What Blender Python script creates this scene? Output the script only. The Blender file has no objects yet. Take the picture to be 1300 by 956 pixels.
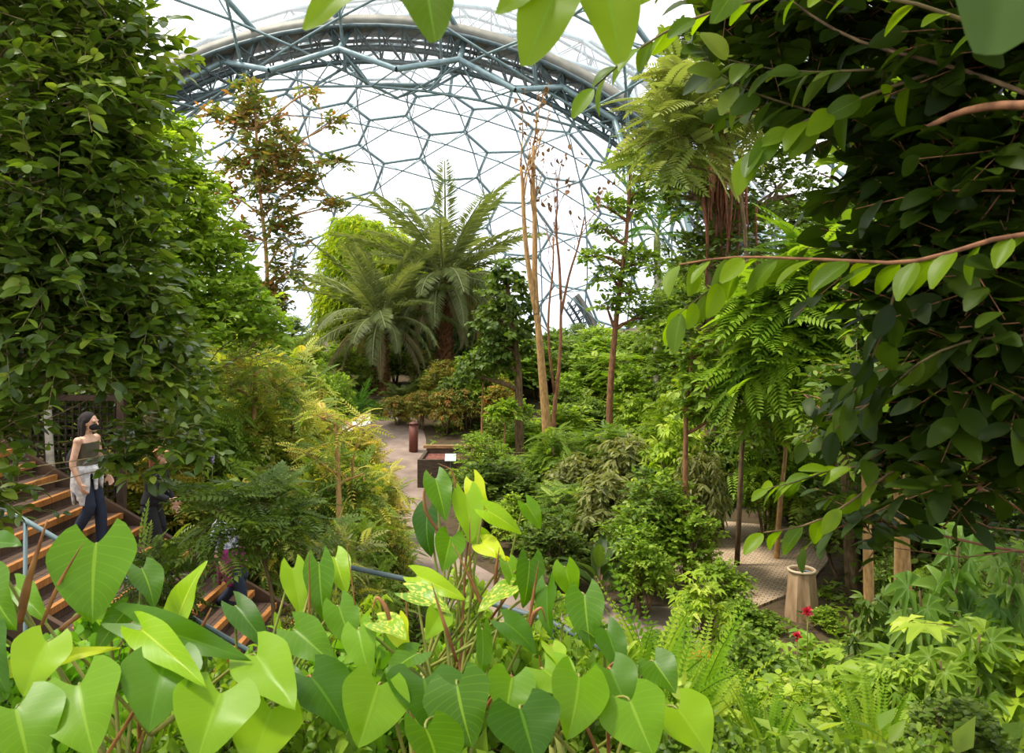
import bpy, bmesh, math
import numpy as np
from mathutils import Vector, Matrix

# ------------------------------------------------------------------ basics
C = bpy.context.scene.collection
CAM = np.array([0.0, 0.0, 6.0])
FOC, CX, HOR = 1000.0, 650.0, 420.0      # focal length in pixels of a 1300 px wide frame, eye-level row


def W(px, row, d):
    """point of the place seen at (px,row) at distance d along the view axis"""
    return np.array([(px - CX) / FOC * d, d, CAM[2] - (row - HOR) / FOC * d])


def sstep(a, b, x):
    t = np.clip((np.asarray(x, float) - a) / (b - a), 0, 1)
    return t * t * (3 - 2 * t)


def ground_z(x, y):
    x = np.asarray(x, float); y = np.asarray(y, float)
    z = 0.9 + 2.5 * sstep(21, 40, y) + np.clip(y - 40, 0, 40) * 0.05
    z = z + 3.0 * (1 - sstep(3.0, 8.4, y))
    z = z + np.clip(-(x + 3.2), 0, 9) * 0.5 * (1 - sstep(17, 30, y)) * sstep(3, 7, y)
    z = z + np.clip(x - 8, 0, 12) * 0.12 * sstep(3, 9, y)
    return z


def gz(x, y):
    return float(ground_z(x, y))


def s2l(c):
    out = []
    for v in c:
        v = v / 255.0
        out.append(v / 12.92 if v <= 0.04045 else ((v + 0.055) / 1.055) ** 2.4)
    return (out[0], out[1], out[2], 1.0)


def nrm(a):
    a = np.asarray(a, float)
    return a / np.maximum(np.linalg.norm(a, axis=-1, keepdims=True), 1e-9)


# ------------------------------------------------------------------ materials
def new_mat(name):
    m = bpy.data.materials.new(name)
    m.use_nodes = True
    nt = m.node_tree
    for n in list(nt.nodes):
        nt.nodes.remove(n)
    out = nt.nodes.new('ShaderNodeOutputMaterial')
    return m, nt, out


def N(nt, t, **kw):
    n = nt.nodes.new(t)
    for k, v in kw.items():
        setattr(n, k, v)
    return n


def ramp(nt, stops):
    r = N(nt, 'ShaderNodeValToRGB')
    el = r.color_ramp.elements
    while len(el) < len(stops):
        el.new(0.5)
    for e, (p, c) in zip(el, stops):
        e.position = p
        e.color = s2l(c)
    return r


PAL = {}


def mat_leaf(name, cols, rough=0.42, trans=0.38, tcol=None, spec=0.3, veins=None, streak=None):
    m, nt, out = new_mat(name); PAL[name] = cols
    at = N(nt, 'ShaderNodeAttribute', attribute_name='tone')
    oi = N(nt, 'ShaderNodeObjectInfo')
    add = N(nt, 'ShaderNodeMath', operation='MULTIPLY_ADD')
    nt.links.new(oi.outputs['Random'], add.inputs[0]); add.inputs[1].default_value = 0.16
    nt.links.new(at.outputs['Fac'], add.inputs[2])
    sub = N(nt, 'ShaderNodeMath', operation='SUBTRACT'); nt.links.new(add.outputs[0], sub.inputs[0]); sub.inputs[1].default_value = 0.08
    if cols is None:                                   # colours of the species, stored on each plant
        col = None
        for i, an in enumerate(('leaf_a', 'leaf_b', 'leaf_c', 'leaf_d')):
            oa = N(nt, 'ShaderNodeAttribute', attribute_name=an, attribute_type='OBJECT')
            if col is None: col = oa.outputs['Color']; continue
            k = N(nt, 'ShaderNodeMath', operation='MULTIPLY_ADD', use_clamp=True); nt.links.new(sub.outputs[0], k.inputs[0]); k.inputs[1].default_value = 3; k.inputs[2].default_value = 1.0 - i
            mx = N(nt, 'ShaderNodeMix', data_type='RGBA'); nt.links.new(k.outputs[0], mx.inputs[0]); nt.links.new(col, mx.inputs[6]); nt.links.new(oa.outputs['Color'], mx.inputs[7]); col = mx.outputs[2]
    else:
        n = len(cols)
        r = ramp(nt, [(i / (n - 1), c) for i, c in enumerate(cols)])
        nt.links.new(sub.outputs[0], r.inputs[0])
        col = r.outputs[0]
    if streak:
        tc = N(nt, 'ShaderNodeTexCoord')
        no = N(nt, 'ShaderNodeTexNoise'); no.inputs['Scale'].default_value = 9; no.inputs['Detail'].default_value = 3
        nt.links.new(tc.outputs['UV'], no.inputs['Vector'])
        rr = ramp(nt, [(0.5, (0, 0, 0)), (0.6, (255, 255, 255))]); nt.links.new(no.outputs['Fac'], rr.inputs[0])
        mx = N(nt, 'ShaderNodeMix', data_type='RGBA'); nt.links.new(rr.outputs[0], mx.inputs[0])
        nt.links.new(col, mx.inputs[6]); mx.inputs[7].default_value = s2l(streak)
        col = mx.outputs[2]
    if veins:
        uv = N(nt, 'ShaderNodeUVMap')
        sx = N(nt, 'ShaderNodeSeparateXYZ'); nt.links.new(uv.outputs[0], sx.inputs[0])
        a = N(nt, 'ShaderNodeMath', operation='SUBTRACT'); nt.links.new(sx.outputs[0], a.inputs[0]); a.inputs[1].default_value = 0.5
        ab = N(nt, 'ShaderNodeMath', operation='ABSOLUTE'); nt.links.new(a.outputs[0], ab.inputs[0])
        mid = N(nt, 'ShaderNodeMath', operation='LESS_THAN'); nt.links.new(ab.outputs[0], mid.inputs[0]); mid.inputs[1].default_value = 0.022
        # side veins
        k = N(nt, 'ShaderNodeMath', operation='MULTIPLY_ADD'); nt.links.new(ab.outputs[0], k.inputs[0]); k.inputs[1].default_value = -0.55; nt.links.new(sx.outputs[1], k.inputs[2])
        k2 = N(nt, 'ShaderNodeMath', operation='MULTIPLY'); nt.links.new(k.outputs[0], k2.inputs[0]); k2.inputs[1].default_value = 9.0
        fr = N(nt, 'ShaderNodeMath', operation='FRACT'); nt.links.new(k2.outputs[0], fr.inputs[0])
        lt = N(nt, 'ShaderNodeMath', operation='LESS_THAN'); nt.links.new(fr.outputs[0], lt.inputs[0]); lt.inputs[1].default_value = 0.09
        h = N(nt, 'ShaderNodeMath', operation='MULTIPLY'); nt.links.new(lt.outputs[0], h.inputs[0]); h.inputs[1].default_value = 0.35
        mxm = N(nt, 'ShaderNodeMath', operation='MAXIMUM'); nt.links.new(mid.outputs[0], mxm.inputs[0]); nt.links.new(h.outputs[0], mxm.inputs[1])
        hf = N(nt, 'ShaderNodeMath', operation='MULTIPLY'); nt.links.new(mxm.outputs[0], hf.inputs[0]); hf.inputs[1].default_value = 0.6
        mx = N(nt, 'ShaderNodeMix', data_type='RGBA'); nt.links.new(hf.outputs[0], mx.inputs[0])
        nt.links.new(col, mx.inputs[6]); mx.inputs[7].default_value = s2l(veins)
        col = mx.outputs[2]
    bs = N(nt, 'ShaderNodeBsdfPrincipled')
    bs.inputs['Roughness'].default_value = rough
    bs.inputs['Specular IOR Level'].default_value = spec
    nt.links.new(col, bs.inputs['Base Color'])
    tr = N(nt, 'ShaderNodeBsdfTranslucent')
    hs = N(nt, 'ShaderNodeMix', data_type='RGBA', blend_type='MULTIPLY'); hs.inputs[0].default_value = 1.0
    nt.links.new(col, hs.inputs[6]); hs.inputs[7].default_value = tcol or (1.55, 1.55, 0.55, 1)
    nt.links.new(hs.outputs[2], tr.inputs['Color'])
    ms = N(nt, 'ShaderNodeMixShader'); ms.inputs[0].default_value = trans
    nt.links.new(bs.outputs[0], ms.inputs[1]); nt.links.new(tr.outputs[0], ms.inputs[2])
    nt.links.new(ms.outputs[0], out.inputs[0])
    return m


def mat_noise(name, c1, c2, scale=6, rough=0.8, stretch=(1, 1, 1), bump=0.3, metallic=0.0, c3=None):
    m, nt, out = new_mat(name)
    tc = N(nt, 'ShaderNodeTexCoord')
    mp = N(nt, 'ShaderNodeMapping'); mp.inputs['Scale'].default_value = stretch
    nt.links.new(tc.outputs['Object'], mp.inputs[0])
    no = N(nt, 'ShaderNodeTexNoise'); no.inputs['Scale'].default_value = scale; no.inputs['Detail'].default_value = 6
    nt.links.new(mp.outputs[0], no.inputs['Vector'])
    st = [(0.35, c1), (0.65, c2)]
    if c3: st = [(0.3, c1), (0.5, c2), (0.7, c3)]
    r = ramp(nt, st); nt.links.new(no.outputs['Fac'], r.inputs[0])
    bs = N(nt, 'ShaderNodeBsdfPrincipled'); bs.inputs['Roughness'].default_value = rough; bs.inputs['Metallic'].default_value = metallic
    nt.links.new(r.outputs[0], bs.inputs['Base Color'])
    if bump:
        b = N(nt, 'ShaderNodeBump'); b.inputs['Strength'].default_value = bump; b.inputs['Distance'].default_value = 0.02
        nt.links.new(no.outputs['Fac'], b.inputs['Height']); nt.links.new(b.outputs[0], bs.inputs['Normal'])
    nt.links.new(bs.outputs[0], out.inputs[0])
    return m


def mat_plain(name, c, rough=0.6, metallic=0.0):
    return mat_noise(name, tuple(v * 0.92 for v in c), c, 14, rough, bump=0.05, metallic=metallic)


M = {}
M['dark'] = mat_leaf('leaf_dark', [(56, 74, 24), (82, 106, 34), (104, 128, 44), (136, 152, 62)], 0.45, 0.38)
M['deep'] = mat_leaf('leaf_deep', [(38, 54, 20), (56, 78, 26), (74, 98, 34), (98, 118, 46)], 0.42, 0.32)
M['mid'] = mat_leaf('leaf_mid', [(72, 98, 28), (102, 132, 38), (132, 158, 50), (166, 184, 78)], 0.45, 0.42)
M['bright'] = mat_leaf('leaf_bright', [(90, 122, 30), (118, 150, 40), (146, 174, 52), (182, 198, 82)], 0.45, 0.42)
M['lime'] = mat_leaf('leaf_lime', [(104, 136, 30), (134, 162, 40), (162, 184, 54), (192, 202, 84)], 0.45, 0.42)
M['yellow'] = mat_leaf('leaf_yellow', [(70, 102, 36), (100, 132, 44), (138, 156, 56), (188, 188, 74), (210, 184, 86)], 0.5, 0.42, (1.3, 1.35, .7, 1))
M['gold'] = mat_leaf('leaf_gold', [(84, 116, 40), (122, 146, 50), (170, 176, 66), (216, 202, 88), (218, 180, 96)], 0.5, 0.42, (1.3, 1.35, .7, 1))
M['olive'] = mat_leaf('leaf_olive', [(76, 86, 38), (108, 116, 54), (138, 142, 74), (174, 174, 112)], 0.45, 0.34)
M['rust'] = mat_leaf('leaf_rust', [(70, 100, 42), (96, 120, 48), (124, 136, 58), (150, 124, 62), (190, 112, 60)], 0.45, 0.40, (1.3, 1.3, .6, 1))
M['orange_tip'] = mat_leaf('leaf_orange_tip', [(76, 104, 36), (102, 130, 44), (134, 150, 56), (176, 140, 66), (200, 124, 66)], 0.45, 0.36, (1.3, 1.3, .6, 1))
M['bamboo'] = mat_leaf('leaf_bamboo', [(104, 140, 28), (146, 172, 34), (184, 196, 44), (212, 208, 60)], 0.45, 0.42)
M['bamboo_shaded'] = mat_leaf('leaf_bamboo_shaded', [(40, 60, 26), (56, 80, 32), (76, 98, 40), (96, 112, 48)], 0.5, 0.25)  # leaf colour darkened to paint the shade under the bamboo clump
M['palm'] = mat_leaf('leaf_palm', [(92, 108, 66), (118, 132, 84), (142, 150, 102), (166, 168, 122)], 0.42, 0.3)
M['palm_old'] = mat_leaf('leaf_palm_old', [(120, 122, 90), (146, 142, 104), (168, 156, 114), (182, 164, 120)], 0.5, 0.3)
M['royal'] = mat_leaf('leaf_royal', [(58, 96, 44), (84, 124, 52), (104, 146, 64)], 0.4, 0.32)
M['pale'] = mat_leaf('leaf_pale', [(104, 122, 50), (134, 146, 66), (162, 168, 88), (184, 180, 108)], 0.5, 0.38, (1.2, 1.25, .7, 1))
M['glossy'] = mat_leaf('leaf_glossy', [(54, 74, 22), (78, 102, 30), (106, 130, 40), (156, 172, 66)], 0.36, 0.36, spec=.5)
M['dry'] = mat_leaf('leaf_dry', [(92, 66, 40), (124, 86, 52), (150, 112, 70)], 0.7, 0.2)
M['philo'] = mat_leaf('leaf_philodendron', [(70, 110, 8), (94, 138, 12), (118, 160, 18), (150, 184, 30)], 0.36, 0.42, veins=(150, 186, 50))
M['philo_dark'] = mat_leaf('leaf_philodendron_dark', [(50, 88, 12), (68, 110, 14), (88, 130, 18)], 0.36, 0.42, veins=(104, 150, 40))
M['philo_young'] = mat_leaf('leaf_philodendron_young', [(140, 180, 14), (170, 200, 24), (200, 212, 44)], 0.36, 0.45, veins=(206, 216, 70))
M['pothos'] = mat_leaf('leaf_pothos', [(92, 144, 32), (126, 170, 40), (160, 190, 56)], 0.33, 0.4, veins=(186, 206, 96), streak=(222, 214, 92))
M['near'] = mat_leaf('leaf_near', [(84, 112, 10), (108, 136, 12), (134, 160, 18)], 0.42, 0.55, veins=(120, 160, 50))
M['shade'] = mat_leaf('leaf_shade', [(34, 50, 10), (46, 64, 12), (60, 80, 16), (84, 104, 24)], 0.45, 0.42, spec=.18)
M['fern'] = mat_leaf('leaf_fern', [(96, 138, 34), (126, 164, 42), (160, 184, 60), (188, 194, 84)], 0.5, 0.4)
M['fatsia'] = mat_leaf('leaf_fatsia', [(76, 110, 44), (98, 132, 52), (122, 152, 64), (154, 178, 92)], 0.42, 0.34)
M['any'] = mat_leaf('leaf_of_the_species', None, 0.45, 0.42, (1.45, 1.45, .6, 1))
M['stalk'] = mat_noise('petiole', (104, 120, 40), (150, 144, 66), 8, 0.5, bump=0.1)
M['stalk_red'] = mat_noise('petiole_red', (120, 72, 40), (170, 118, 66), 8, 0.5, bump=0.1)
M['bark'] = mat_noise('bark', (84, 66, 44), (132, 106, 72), 5, 0.9, (4, 4, 1), 0.6)
M['bark_pale'] = mat_noise('bark_pale', (128, 110, 78), (176, 154, 110), 5, 0.85, (3, 3, 1), 0.4)
M['bark_grey'] = mat_noise('bark_grey', (138, 132, 118), (178, 170, 152), 4, 0.85, (1, 1, 3), 0.3)
M['bark_red'] = mat_noise('bark_red', (112, 72, 46), (158, 108, 72), 6, 0.8, (3, 3, 1), 0.4)
M['bark_tan'] = mat_noise('bark_tan', (146, 108, 62), (186, 146, 92), 6, 0.85, (3, 3, 1), 0.4)
M['palm_trunk'] = mat_noise('palm_trunk', (92, 58, 34), (146, 98, 60), 9, 0.95, (2, 2, 2), 0.8)
M['root'] = mat_noise('aerial_root', (92, 52, 34), (140, 84, 56), 8, 0.9, (4, 4, 1), 0.5)
M['twig'] = mat_noise('twig', (78, 66, 38), (112, 96, 56), 8, 0.85)
M['culm'] = mat_noise('culm', (96, 112, 44), (140, 146, 70), 3, 0.45, (1, 1, 6), 0.1)
M['steel'] = mat_noise('galvanised_steel', (112, 134, 138), (132, 152, 154), 3, 0.45, metallic=0.25, bump=0.0)
M['steel_dark'] = mat_noise('dark_steel', (74, 88, 90), (92, 106, 108), 3, 0.5, metallic=0.2, bump=0.0)
M['gutter'] = mat_noise('gutter_plate', (118, 116, 104), (142, 138, 124), 1.2, 0.6, bump=0.05)


# ------------------------------------------------------------------ mesh from arrays
class MB:
    def __init__(s):
        s.V = []; s.L = []; s.K = []; s.T = []; s.U = []; s.n = 0

    def add(s, V, loops, counts, tone=0.5, uv=None):
        V = np.asarray(V, np.float32).reshape(-1, 3)
        s.V.append(V); s.L.append(np.asarray(loops, np.int32).ravel() + s.n)
        s.K.append(np.asarray(counts, np.int32).ravel())
        t = np.full(len(V), tone, np.float32) if np.isscalar(tone) else np.asarray(tone, np.float32)
        s.T.append(t)
        s.U.append(np.zeros((len(V), 2), np.float32) if uv is None else np.asarray(uv, np.float32))
        s.n += len(V)
        return s

    def tube(s, P, R, sides=6, tone=0.5, cap=True):
        P = np.asarray(P, float); k = len(P)
        R = np.full(k, R, float) if np.isscalar(R) else np.asarray(R, float)
        T = np.gradient(P, axis=0); T = nrm(T)
        ref = np.array([0, 0, 1.0]) if abs(T[0][2]) < 0.8 else np.array([1.0, 0, 0])
        A = np.empty_like(P); a = nrm(np.cross(T[0], ref))
        for i in range(k):
            a = a - T[i] * np.dot(a, T[i]); a = nrm(a); A[i] = a
        B = np.cross(T, A)
        ang = np.arange(sides) * 2 * math.pi / sides
        V = P[:, None] + R[:, None, None] * (np.cos(ang)[None, :, None] * A[:, None] + np.sin(ang)[None, :, None] * B[:, None])
        V = V.reshape(-1, 3)
        i = np.arange(k - 1)[:, None] * sides; j = np.arange(sides)[None]; j2 = (j + 1) % sides
        Q = np.stack([i + j, i + j2, i + sides + j2, i + sides + j], -1).reshape(-1)
        counts = [4] * ((k - 1) * sides)
        if cap:
            Q = np.concatenate([Q, np.arange(sides)[::-1], (k - 1) * sides + np.arange(sides)])
            counts = counts + [sides, sides]
        return s.add(V, Q, counts, tone)

    def box(s, c, size, rot=None, tone=0.5):
        c = np.asarray(c, float); h = np.asarray(size, float) / 2
        V = np.array([[x, y, z] for z in (-1, 1) for y in (-1, 1) for x in (-1, 1)], float) * h
        if rot is not None:
            V = V @ np.asarray(rot, float).T
        F = [[0, 2, 3, 1], [4, 5, 7, 6], [0, 1, 5, 4], [2, 6, 7, 3], [0, 4, 6, 2], [1, 3, 7, 5]]
        return s.add(V + c, F, [4] * 6, tone)

    def mesh(s, name, mat=None, smooth=True):
        V = np.concatenate(s.V); L = np.concatenate(s.L); K = np.concatenate(s.K)
        T = np.concatenate(s.T); U = np.concatenate(s.U)
        me = bpy.data.meshes.new(name)
        me.vertices.add(len(V)); me.vertices.foreach_set('co', V.ravel())
        me.loops.add(len(L)); me.loops.foreach_set('vertex_index', L)
        me.polygons.add(len(K))
        st = np.concatenate([[0], np.cumsum(K)[:-1]]).astype(np.int32)
        me.polygons.foreach_set('loop_start', st)
        me.polygons.foreach_set('use_smooth', np.full(len(K), smooth))
        a = me.attributes.new('tone', 'FLOAT', 'POINT'); a.data.foreach_set('value', T)
        if np.any(U):
            uv = me.uv_layers.new(name='UVMap'); uv.data.foreach_set('uv', U[L].ravel())
        me.update(calc_edges=True); me.validate()
        if mat: me.materials.append(mat)
        return me


def link(name, me, parent=None, loc=None):
    o = bpy.data.objects.new(name, me); C.objects.link(o)
    if parent is not None: o.parent = parent
    if loc is not None: o.location = loc
    return o


def tag(o, label, cat, group=None):
    o['label'] = label; o['category'] = cat
    if group: o['group'] = group
    return o


def empty(name, loc, label, cat, group=None, rz=0.0, sc=None):
    o = bpy.data.objects.new(name, None); C.objects.link(o)
    o.location = [float(v) for v in loc]; o.rotation_euler = (0, 0, rz)
    if sc is not None: o.scale = sc
    o.empty_display_size = 0.2
    return tag(o, label, cat, group)


def structure(name, me):
    o = link(name, me); o['kind'] = 'structure'; return o


# ------------------------------------------------------------------ leaf templates (unit length along +X, face up +Z)
class Tm:
    def __init__(s, mb):
        s.V = np.concatenate(mb.V).astype(float); s.L = np.concatenate(mb.L); s.K = np.concatenate(mb.K)
        s.T = np.concatenate(mb.T)


def leaf_simple(w=0.45, fold=0.10, droop=0.12, x0=0.0):
    V = [(0, 0, 0), (0.28, 0, -0.01), (0.66, 0, -droop * 0.45), (1, 0, -droop),
         (0.26, w * 0.40, fold * .8), (0.62, w * 0.47, fold - droop * .45), (0.26, -w * 0.40, fold * .8), (0.62, -w * 0.47, fold - droop * .45)]
    L = [0, 1, 4, 1, 2, 5, 4, 2, 3, 5, 0, 6, 1, 1, 6, 7, 2, 2, 7, 3]
    return np.array(V, float), np.array(L), np.array([3, 4, 3, 3, 4, 3])


def leaf_diamond(w=0.4, fold=0.08, droop=0.15):
    V = [(0, 0, 0), (0.42, w / 2, fold), (1, 0, -droop), (0.42, -w / 2, fold)]
    return np.array(V, float), np.array([0, 2, 1, 0, 3, 2]), np.array([3, 3])


def tm(*a):
    mb = MB(); mb.add(*a); return Tm(mb)


def place_arr(mb, T, pos, dirs, ups, size, tone, wscale=None):
    """scatter a template: pos (n,3), dirs, ups, size (n), tone (n)"""
    VV = T[0] if isinstance(T, tuple) else T.V
    LL = T[1] if isinstance(T, tuple) else T.L
    KK = T[2] if isinstance(T, tuple) else T.K
    TT = np.full(len(VV), 0.0) if isinstance(T, tuple) else T.T - 0.5
    n = len(pos); k = len(VV)
    X = nrm(dirs); Z = ups - (ups * X).sum(-1, keepdims=True) * X; Z = nrm(Z); Y = np.cross(Z, X)
    sy = np.ones(n) if wscale is None else wscale
    P = pos[:, None] + size[:, None, None] * (VV[None, :, 0:1] * X[:, None] + sy[:, None, None] * VV[None, :, 1:2] * Y[:, None] + VV[None, :, 2:3] * Z[:, None])
    L = (LL[None] + k * np.arange(n)[:, None]).ravel()
    mb.add(P.reshape(-1, 3), L, np.tile(KK, n), np.clip((tone[:, None] + TT[None]).ravel(), 0, 1))


def pinnate(n=8, ll=0.26, w=0.42, droop=0.25, tip=True, leafT=None):
    """compound leaf: leaflets in pairs on a thin stalk"""
    leafT = leafT or leaf_diamond(w, 0.05, 0.08)
    mb = MB()
    t = np.linspace(0.16, 0.96, n); P = np.stack([t, 0 * t, -droop * t ** 2], -1)
    s = np.sin(np.pi * (0.18 + 0.72 * t)) ** 0.6
    for sd in (1, -1):
        D = np.stack([np.full(n, 0.55), np.full(n, sd * 0.85), np.full(n, -0.12)], -1)
        place_arr(mb, leafT, P, D, np.tile([0, 0, 1.0], (n, 1)), ll * s, np.full(n, 0.5))
    if tip:
        place_arr(mb, leafT, P[-1:], np.array([[1, 0, -0.4]]), np.array([[0, 0, 1.0]]), np.array([ll * .9]), np.array([.5]))
    tt = np.linspace(0, 0.97, 4); mb.tube(np.stack([tt, 0 * tt, -droop * tt ** 2], -1), np.linspace(0.008, 0.003, 4), 3, 0.5, False)
    return Tm(mb)


def palmate(n=7, w=0.3, spread=150, droop=0.35):
    mb = MB()
    a = np.radians(np.linspace(-spread, spread, n)); st = 0.35
    D = np.stack([np.cos(a), np.sin(a), np.full(n, -0.35)], -1)
    place_arr(mb, leaf_simple(w, 0.05, droop), np.tile([st, 0, 0.0], (n, 1)), D, np.tile([0, 0, 1.0], (n, 1)), 0.62 - 0.16 * np.abs(np.linspace(-1, 1, n)), np.full(n, .5))
    mb.tube([(0, 0, -.1), (st * .5, 0, -0.02), (st, 0, 0)], 0.010, 3, 0.5, False)
    return Tm(mb)


def fingered(lobes=7, spread=125, depth=0.62, seed=0):
    """broad hand-shaped leaf with pointed lobes, stalk end at origin"""
    mb = MB(); step = 5
    th = np.radians(np.arange(-spread - 20, spread + 21, step)); c = np.radians(np.linspace(-spread, spread, lobes))
    r = np.full(len(th), 1 - depth)
    for i, ci in enumerate(c):
        big = 1.0 - 0.30 * abs(ci) / math.radians(spread)
        r = np.maximum(r, (1 - depth) * .9 + (big - (1 - depth) * .9) * np.exp(-(np.abs(th - ci) / math.radians(12.5)) ** 1.5))
    V = [(0, 0, 0)]; nt_ = len(th)
    for f in (0.5, 1.0):
        for a, q in zip(th, r):
            rr = q * f
            crease = min(abs(a - ci) for ci in c) / math.radians(spread / (lobes - 1))
            V.append((0.3 + rr * math.cos(a) * 0.7, rr * math.sin(a) * 0.7, 0.03 * f + 0.10 * crease * f - 0.32 * rr * rr))
    V[0] = (0.3, 0, 0)
    L = []; K = []
    for i in range(nt_ - 1):
        L += [0, 1 + i, 2 + i]; K.append(3)
        L += [1 + i, 1 + nt_ + i, 2 + nt_ + i, 2 + i]; K.append(4)
    mb.add(V, L, K)
    mb.tube([(0, 0, -.25), (0.12, 0, -0.07), (0.3, 0, 0)], 0.011, 4, 0.8, False)
    return Tm(mb)


T_LEAF = leaf_simple(0.50, 0.08, 0.14)
T_OVAL = leaf_simple(0.62, 0.07, 0.10)
T_LANCE = leaf_simple(0.30, 0.06, 0.22)
T_DIAM = leaf_diamond(0.46, 0.07, 0.12)
T_BLADE = leaf_diamond(0.16, 0.03, 0.25)
T_PIN = pinnate(8, 0.26, 0.42, 0.28)
T_PINBIG = pinnate(12, 0.24, 0.30, 0.35, leafT=leaf_simple(0.32, 0.04, 0.12))
T_PINFINE = pinnate(8, 0.24, 0.42, 0.4)
T_PALMATE = palmate(7, 0.32)
T_FINGER = fingered()
T_FINGER5 = fingered(5, 100, 0.5)


def bamboo_spray():
    mb = MB(); rng = np.random.default_rng(5); n = 9
    t = np.linspace(0.1, 1, n); P = np.stack([t, 0 * t, -0.35 * t ** 2], -1)
    D = np.stack([np.full(n, .8), rng.uniform(-.8, .8, n), rng.uniform(-.7, .1, n)], -1)
    place_arr(mb, leaf_diamond(0.17, 0.02, 0.2), P, D, nrm(rng.normal(0, .5, (n, 3)) + [0, 0, 1]), np.full(n, 0.42), rng.uniform(.3, .7, n))
    return Tm(mb)


T_BAM = bamboo_spray()


# ------------------------------------------------------------------ foliage clouds
def cloud(mb, rng, blobs, twigs, per, tl, T, size, up=1.0, jit=0.5, droop=0.25, hollow=0.45, stick=None, low=-0.6, leafdrop=0.0, tonemix=0.5):
    """leafy twigs filling a set of ellipsoids (cx,cy,cz,rx,ry,rz)"""
    B = np.asarray(blobs, float).reshape(-1, 6)
    w = (B[:, 3] * B[:, 4] * B[:, 5]) ** (2 / 3); w /= w.sum()
    idx = rng.choice(len(B), twigs, p=w); b = B[idx]
    d = nrm(rng.normal(size=(twigs, 3))); d[:, 2] = np.where(d[:, 2] < low, -d[:, 2], d[:, 2])
    rad = hollow + (1 - hollow) * rng.random(twigs) ** 0.6
    p0 = b[:, :3] + d * b[:, 3:] * rad[:, None]
    td = nrm(d * [1, 1, .8] + [0, 0, .25] + rng.normal(0, .45, (twigs, 3)))
    L = tl * rng.uniform(.6, 1.25, twigs)
    t = (np.arange(per) + 0.4) / per
    t = t[None] + rng.uniform(-.04, .04, (twigs, per))
    P = p0[:, None] + td[:, None] * (L[:, None] * (t - .5))[..., None]
    P[..., 2] -= droop * (L[:, None] * t ** 2)
    side = nrm(np.cross(td, [0, 0, 1.0])); sgn = np.where(np.arange(per) % 2 == 0, 1.0, -1.0)
    D = td[:, None] * .65 + side[:, None] * sgn[None, :, None] * .8 + rng.normal(0, .28, (twigs, per, 3))
    D[..., 2] -= droop * t + leafdrop
    U = np.array([0, 0, up]) + rng.normal(0, jit, (twigs, per, 3)) + d[:, None] * .25
    S = rng.uniform(size[0], size[1], (twigs, per)) * (0.75 + 0.35 * np.sin(np.pi * np.clip(t, 0, 1)))
    tw = rng.random(twigs)
    tone = np.clip(tonemix * tw[:, None] + (1 - tonemix) * rng.random((twigs, per)), 0, 1)
    n = twigs * per
    place_arr(mb, T, P.reshape(n, 3), D.reshape(n, 3), U.reshape(n, 3), S.ravel(), tone.ravel())
    if stick is not None:
        r = stick[1]
        a = p0 - td * (L * .5)[:, None]; e = p0 + td * (L * .5)[:, None]; e[:, 2] -= droop * L
        m = (a + e) / 2; m[:, 2] += droop * L * .25
        sticks(stick[0], np.stack([a, m, e], 1), r)
    return p0 - td * (L * .5)[:, None]


def sticks(mb, PTS, r, sides=3):
    """many thin tubes at once: PTS (n,k,3)"""
    n, k, _ = PTS.shape
    T = nrm(PTS[:, -1] - PTS[:, 0]); ref = np.where(np.abs(T[:, 2:3]) < .8, [[0, 0, 1.0]], [[1.0, 0, 0]])
    A = nrm(np.cross(T, ref)); Bv = np.cross(T, A)
    ang = np.arange(sides) * 2 * math.pi / sides
    ring = np.cos(ang)[None, :, None] * A[:, None] + np.sin(ang)[None, :, None] * Bv[:, None]
    rr = (np.linspace(1, .45, k))[None, :, None, None] * (np.asarray(r, float).reshape(-1, 1, 1, 1) if not np.isscalar(r) else r)
    V = PTS[:, :, None] + rr * ring[:, None]
    i = np.arange(k - 1)[:, None] * sides; j = np.arange(sides)[None]; j2 = (j + 1) % sides
    Q = np.stack([i + j, i + j2, i + sides + j2, i + sides + j], -1).reshape(-1)
    L = (Q[None] + (k * sides) * np.arange(n)[:, None]).ravel()
    mb.add(V.reshape(-1, 3), L, np.full(n * (k - 1) * sides, 4))


def bend(a, b, rng, amp=0.12, k=6, sag=0.0):
    a = np.asarray(a, float); b = np.asarray(b, float); t = np.linspace(0, 1, k)[:, None]
    L = np.linalg.norm(b - a); o1 = rng.normal(0, amp * L, 3); o2 = rng.normal(0, amp * L * .5, 3)
    P = a + (b - a) * t + o1 * np.sin(np.pi * t) * .6 + o2 * np.sin(2 * np.pi * t) * .6
    P[:, 2] += sag * L * np.sin(np.pi * t[:, 0])
    return P


def limbs(mb, rng, trunk, blobs, starts, r0, nsub=6):
    """branches from a trunk line to the ellipsoid centres, then to twig starts"""
    trunk = np.asarray(trunk, float)
    for b in np.asarray(blobs, float).reshape(-1, 6):
        c = b[:3]; zmin = trunk[0][2] + 0.25 * (trunk[-1][2] - trunk[0][2])
        want = min(max(c[2] - 0.5 * np.linalg.norm(c[:2] - trunk[-1][:2]) - .2 * b[5], zmin), trunk[-1][2])
        s = trunk[np.argmin(np.abs(trunk[:, 2] - want))]
        P = bend(s, c, rng, .08, 6, .05); mb.tube(P, np.linspace(r0 * .55, r0 * .2, 6), 5)
        near = starts[np.argsort(np.linalg.norm((starts - c) / b[3:], axis=1))[:max(nsub * 4, 8)]]
        for q in near[rng.permutation(len(near))[:nsub]]:
            s2 = P[rng.integers(2, 6)]
            mb.tube(bend(s2, q, rng, .08, 4, .04), np.linspace(r0 * .2, r0 * .06, 4), 4, cap=False)


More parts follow.
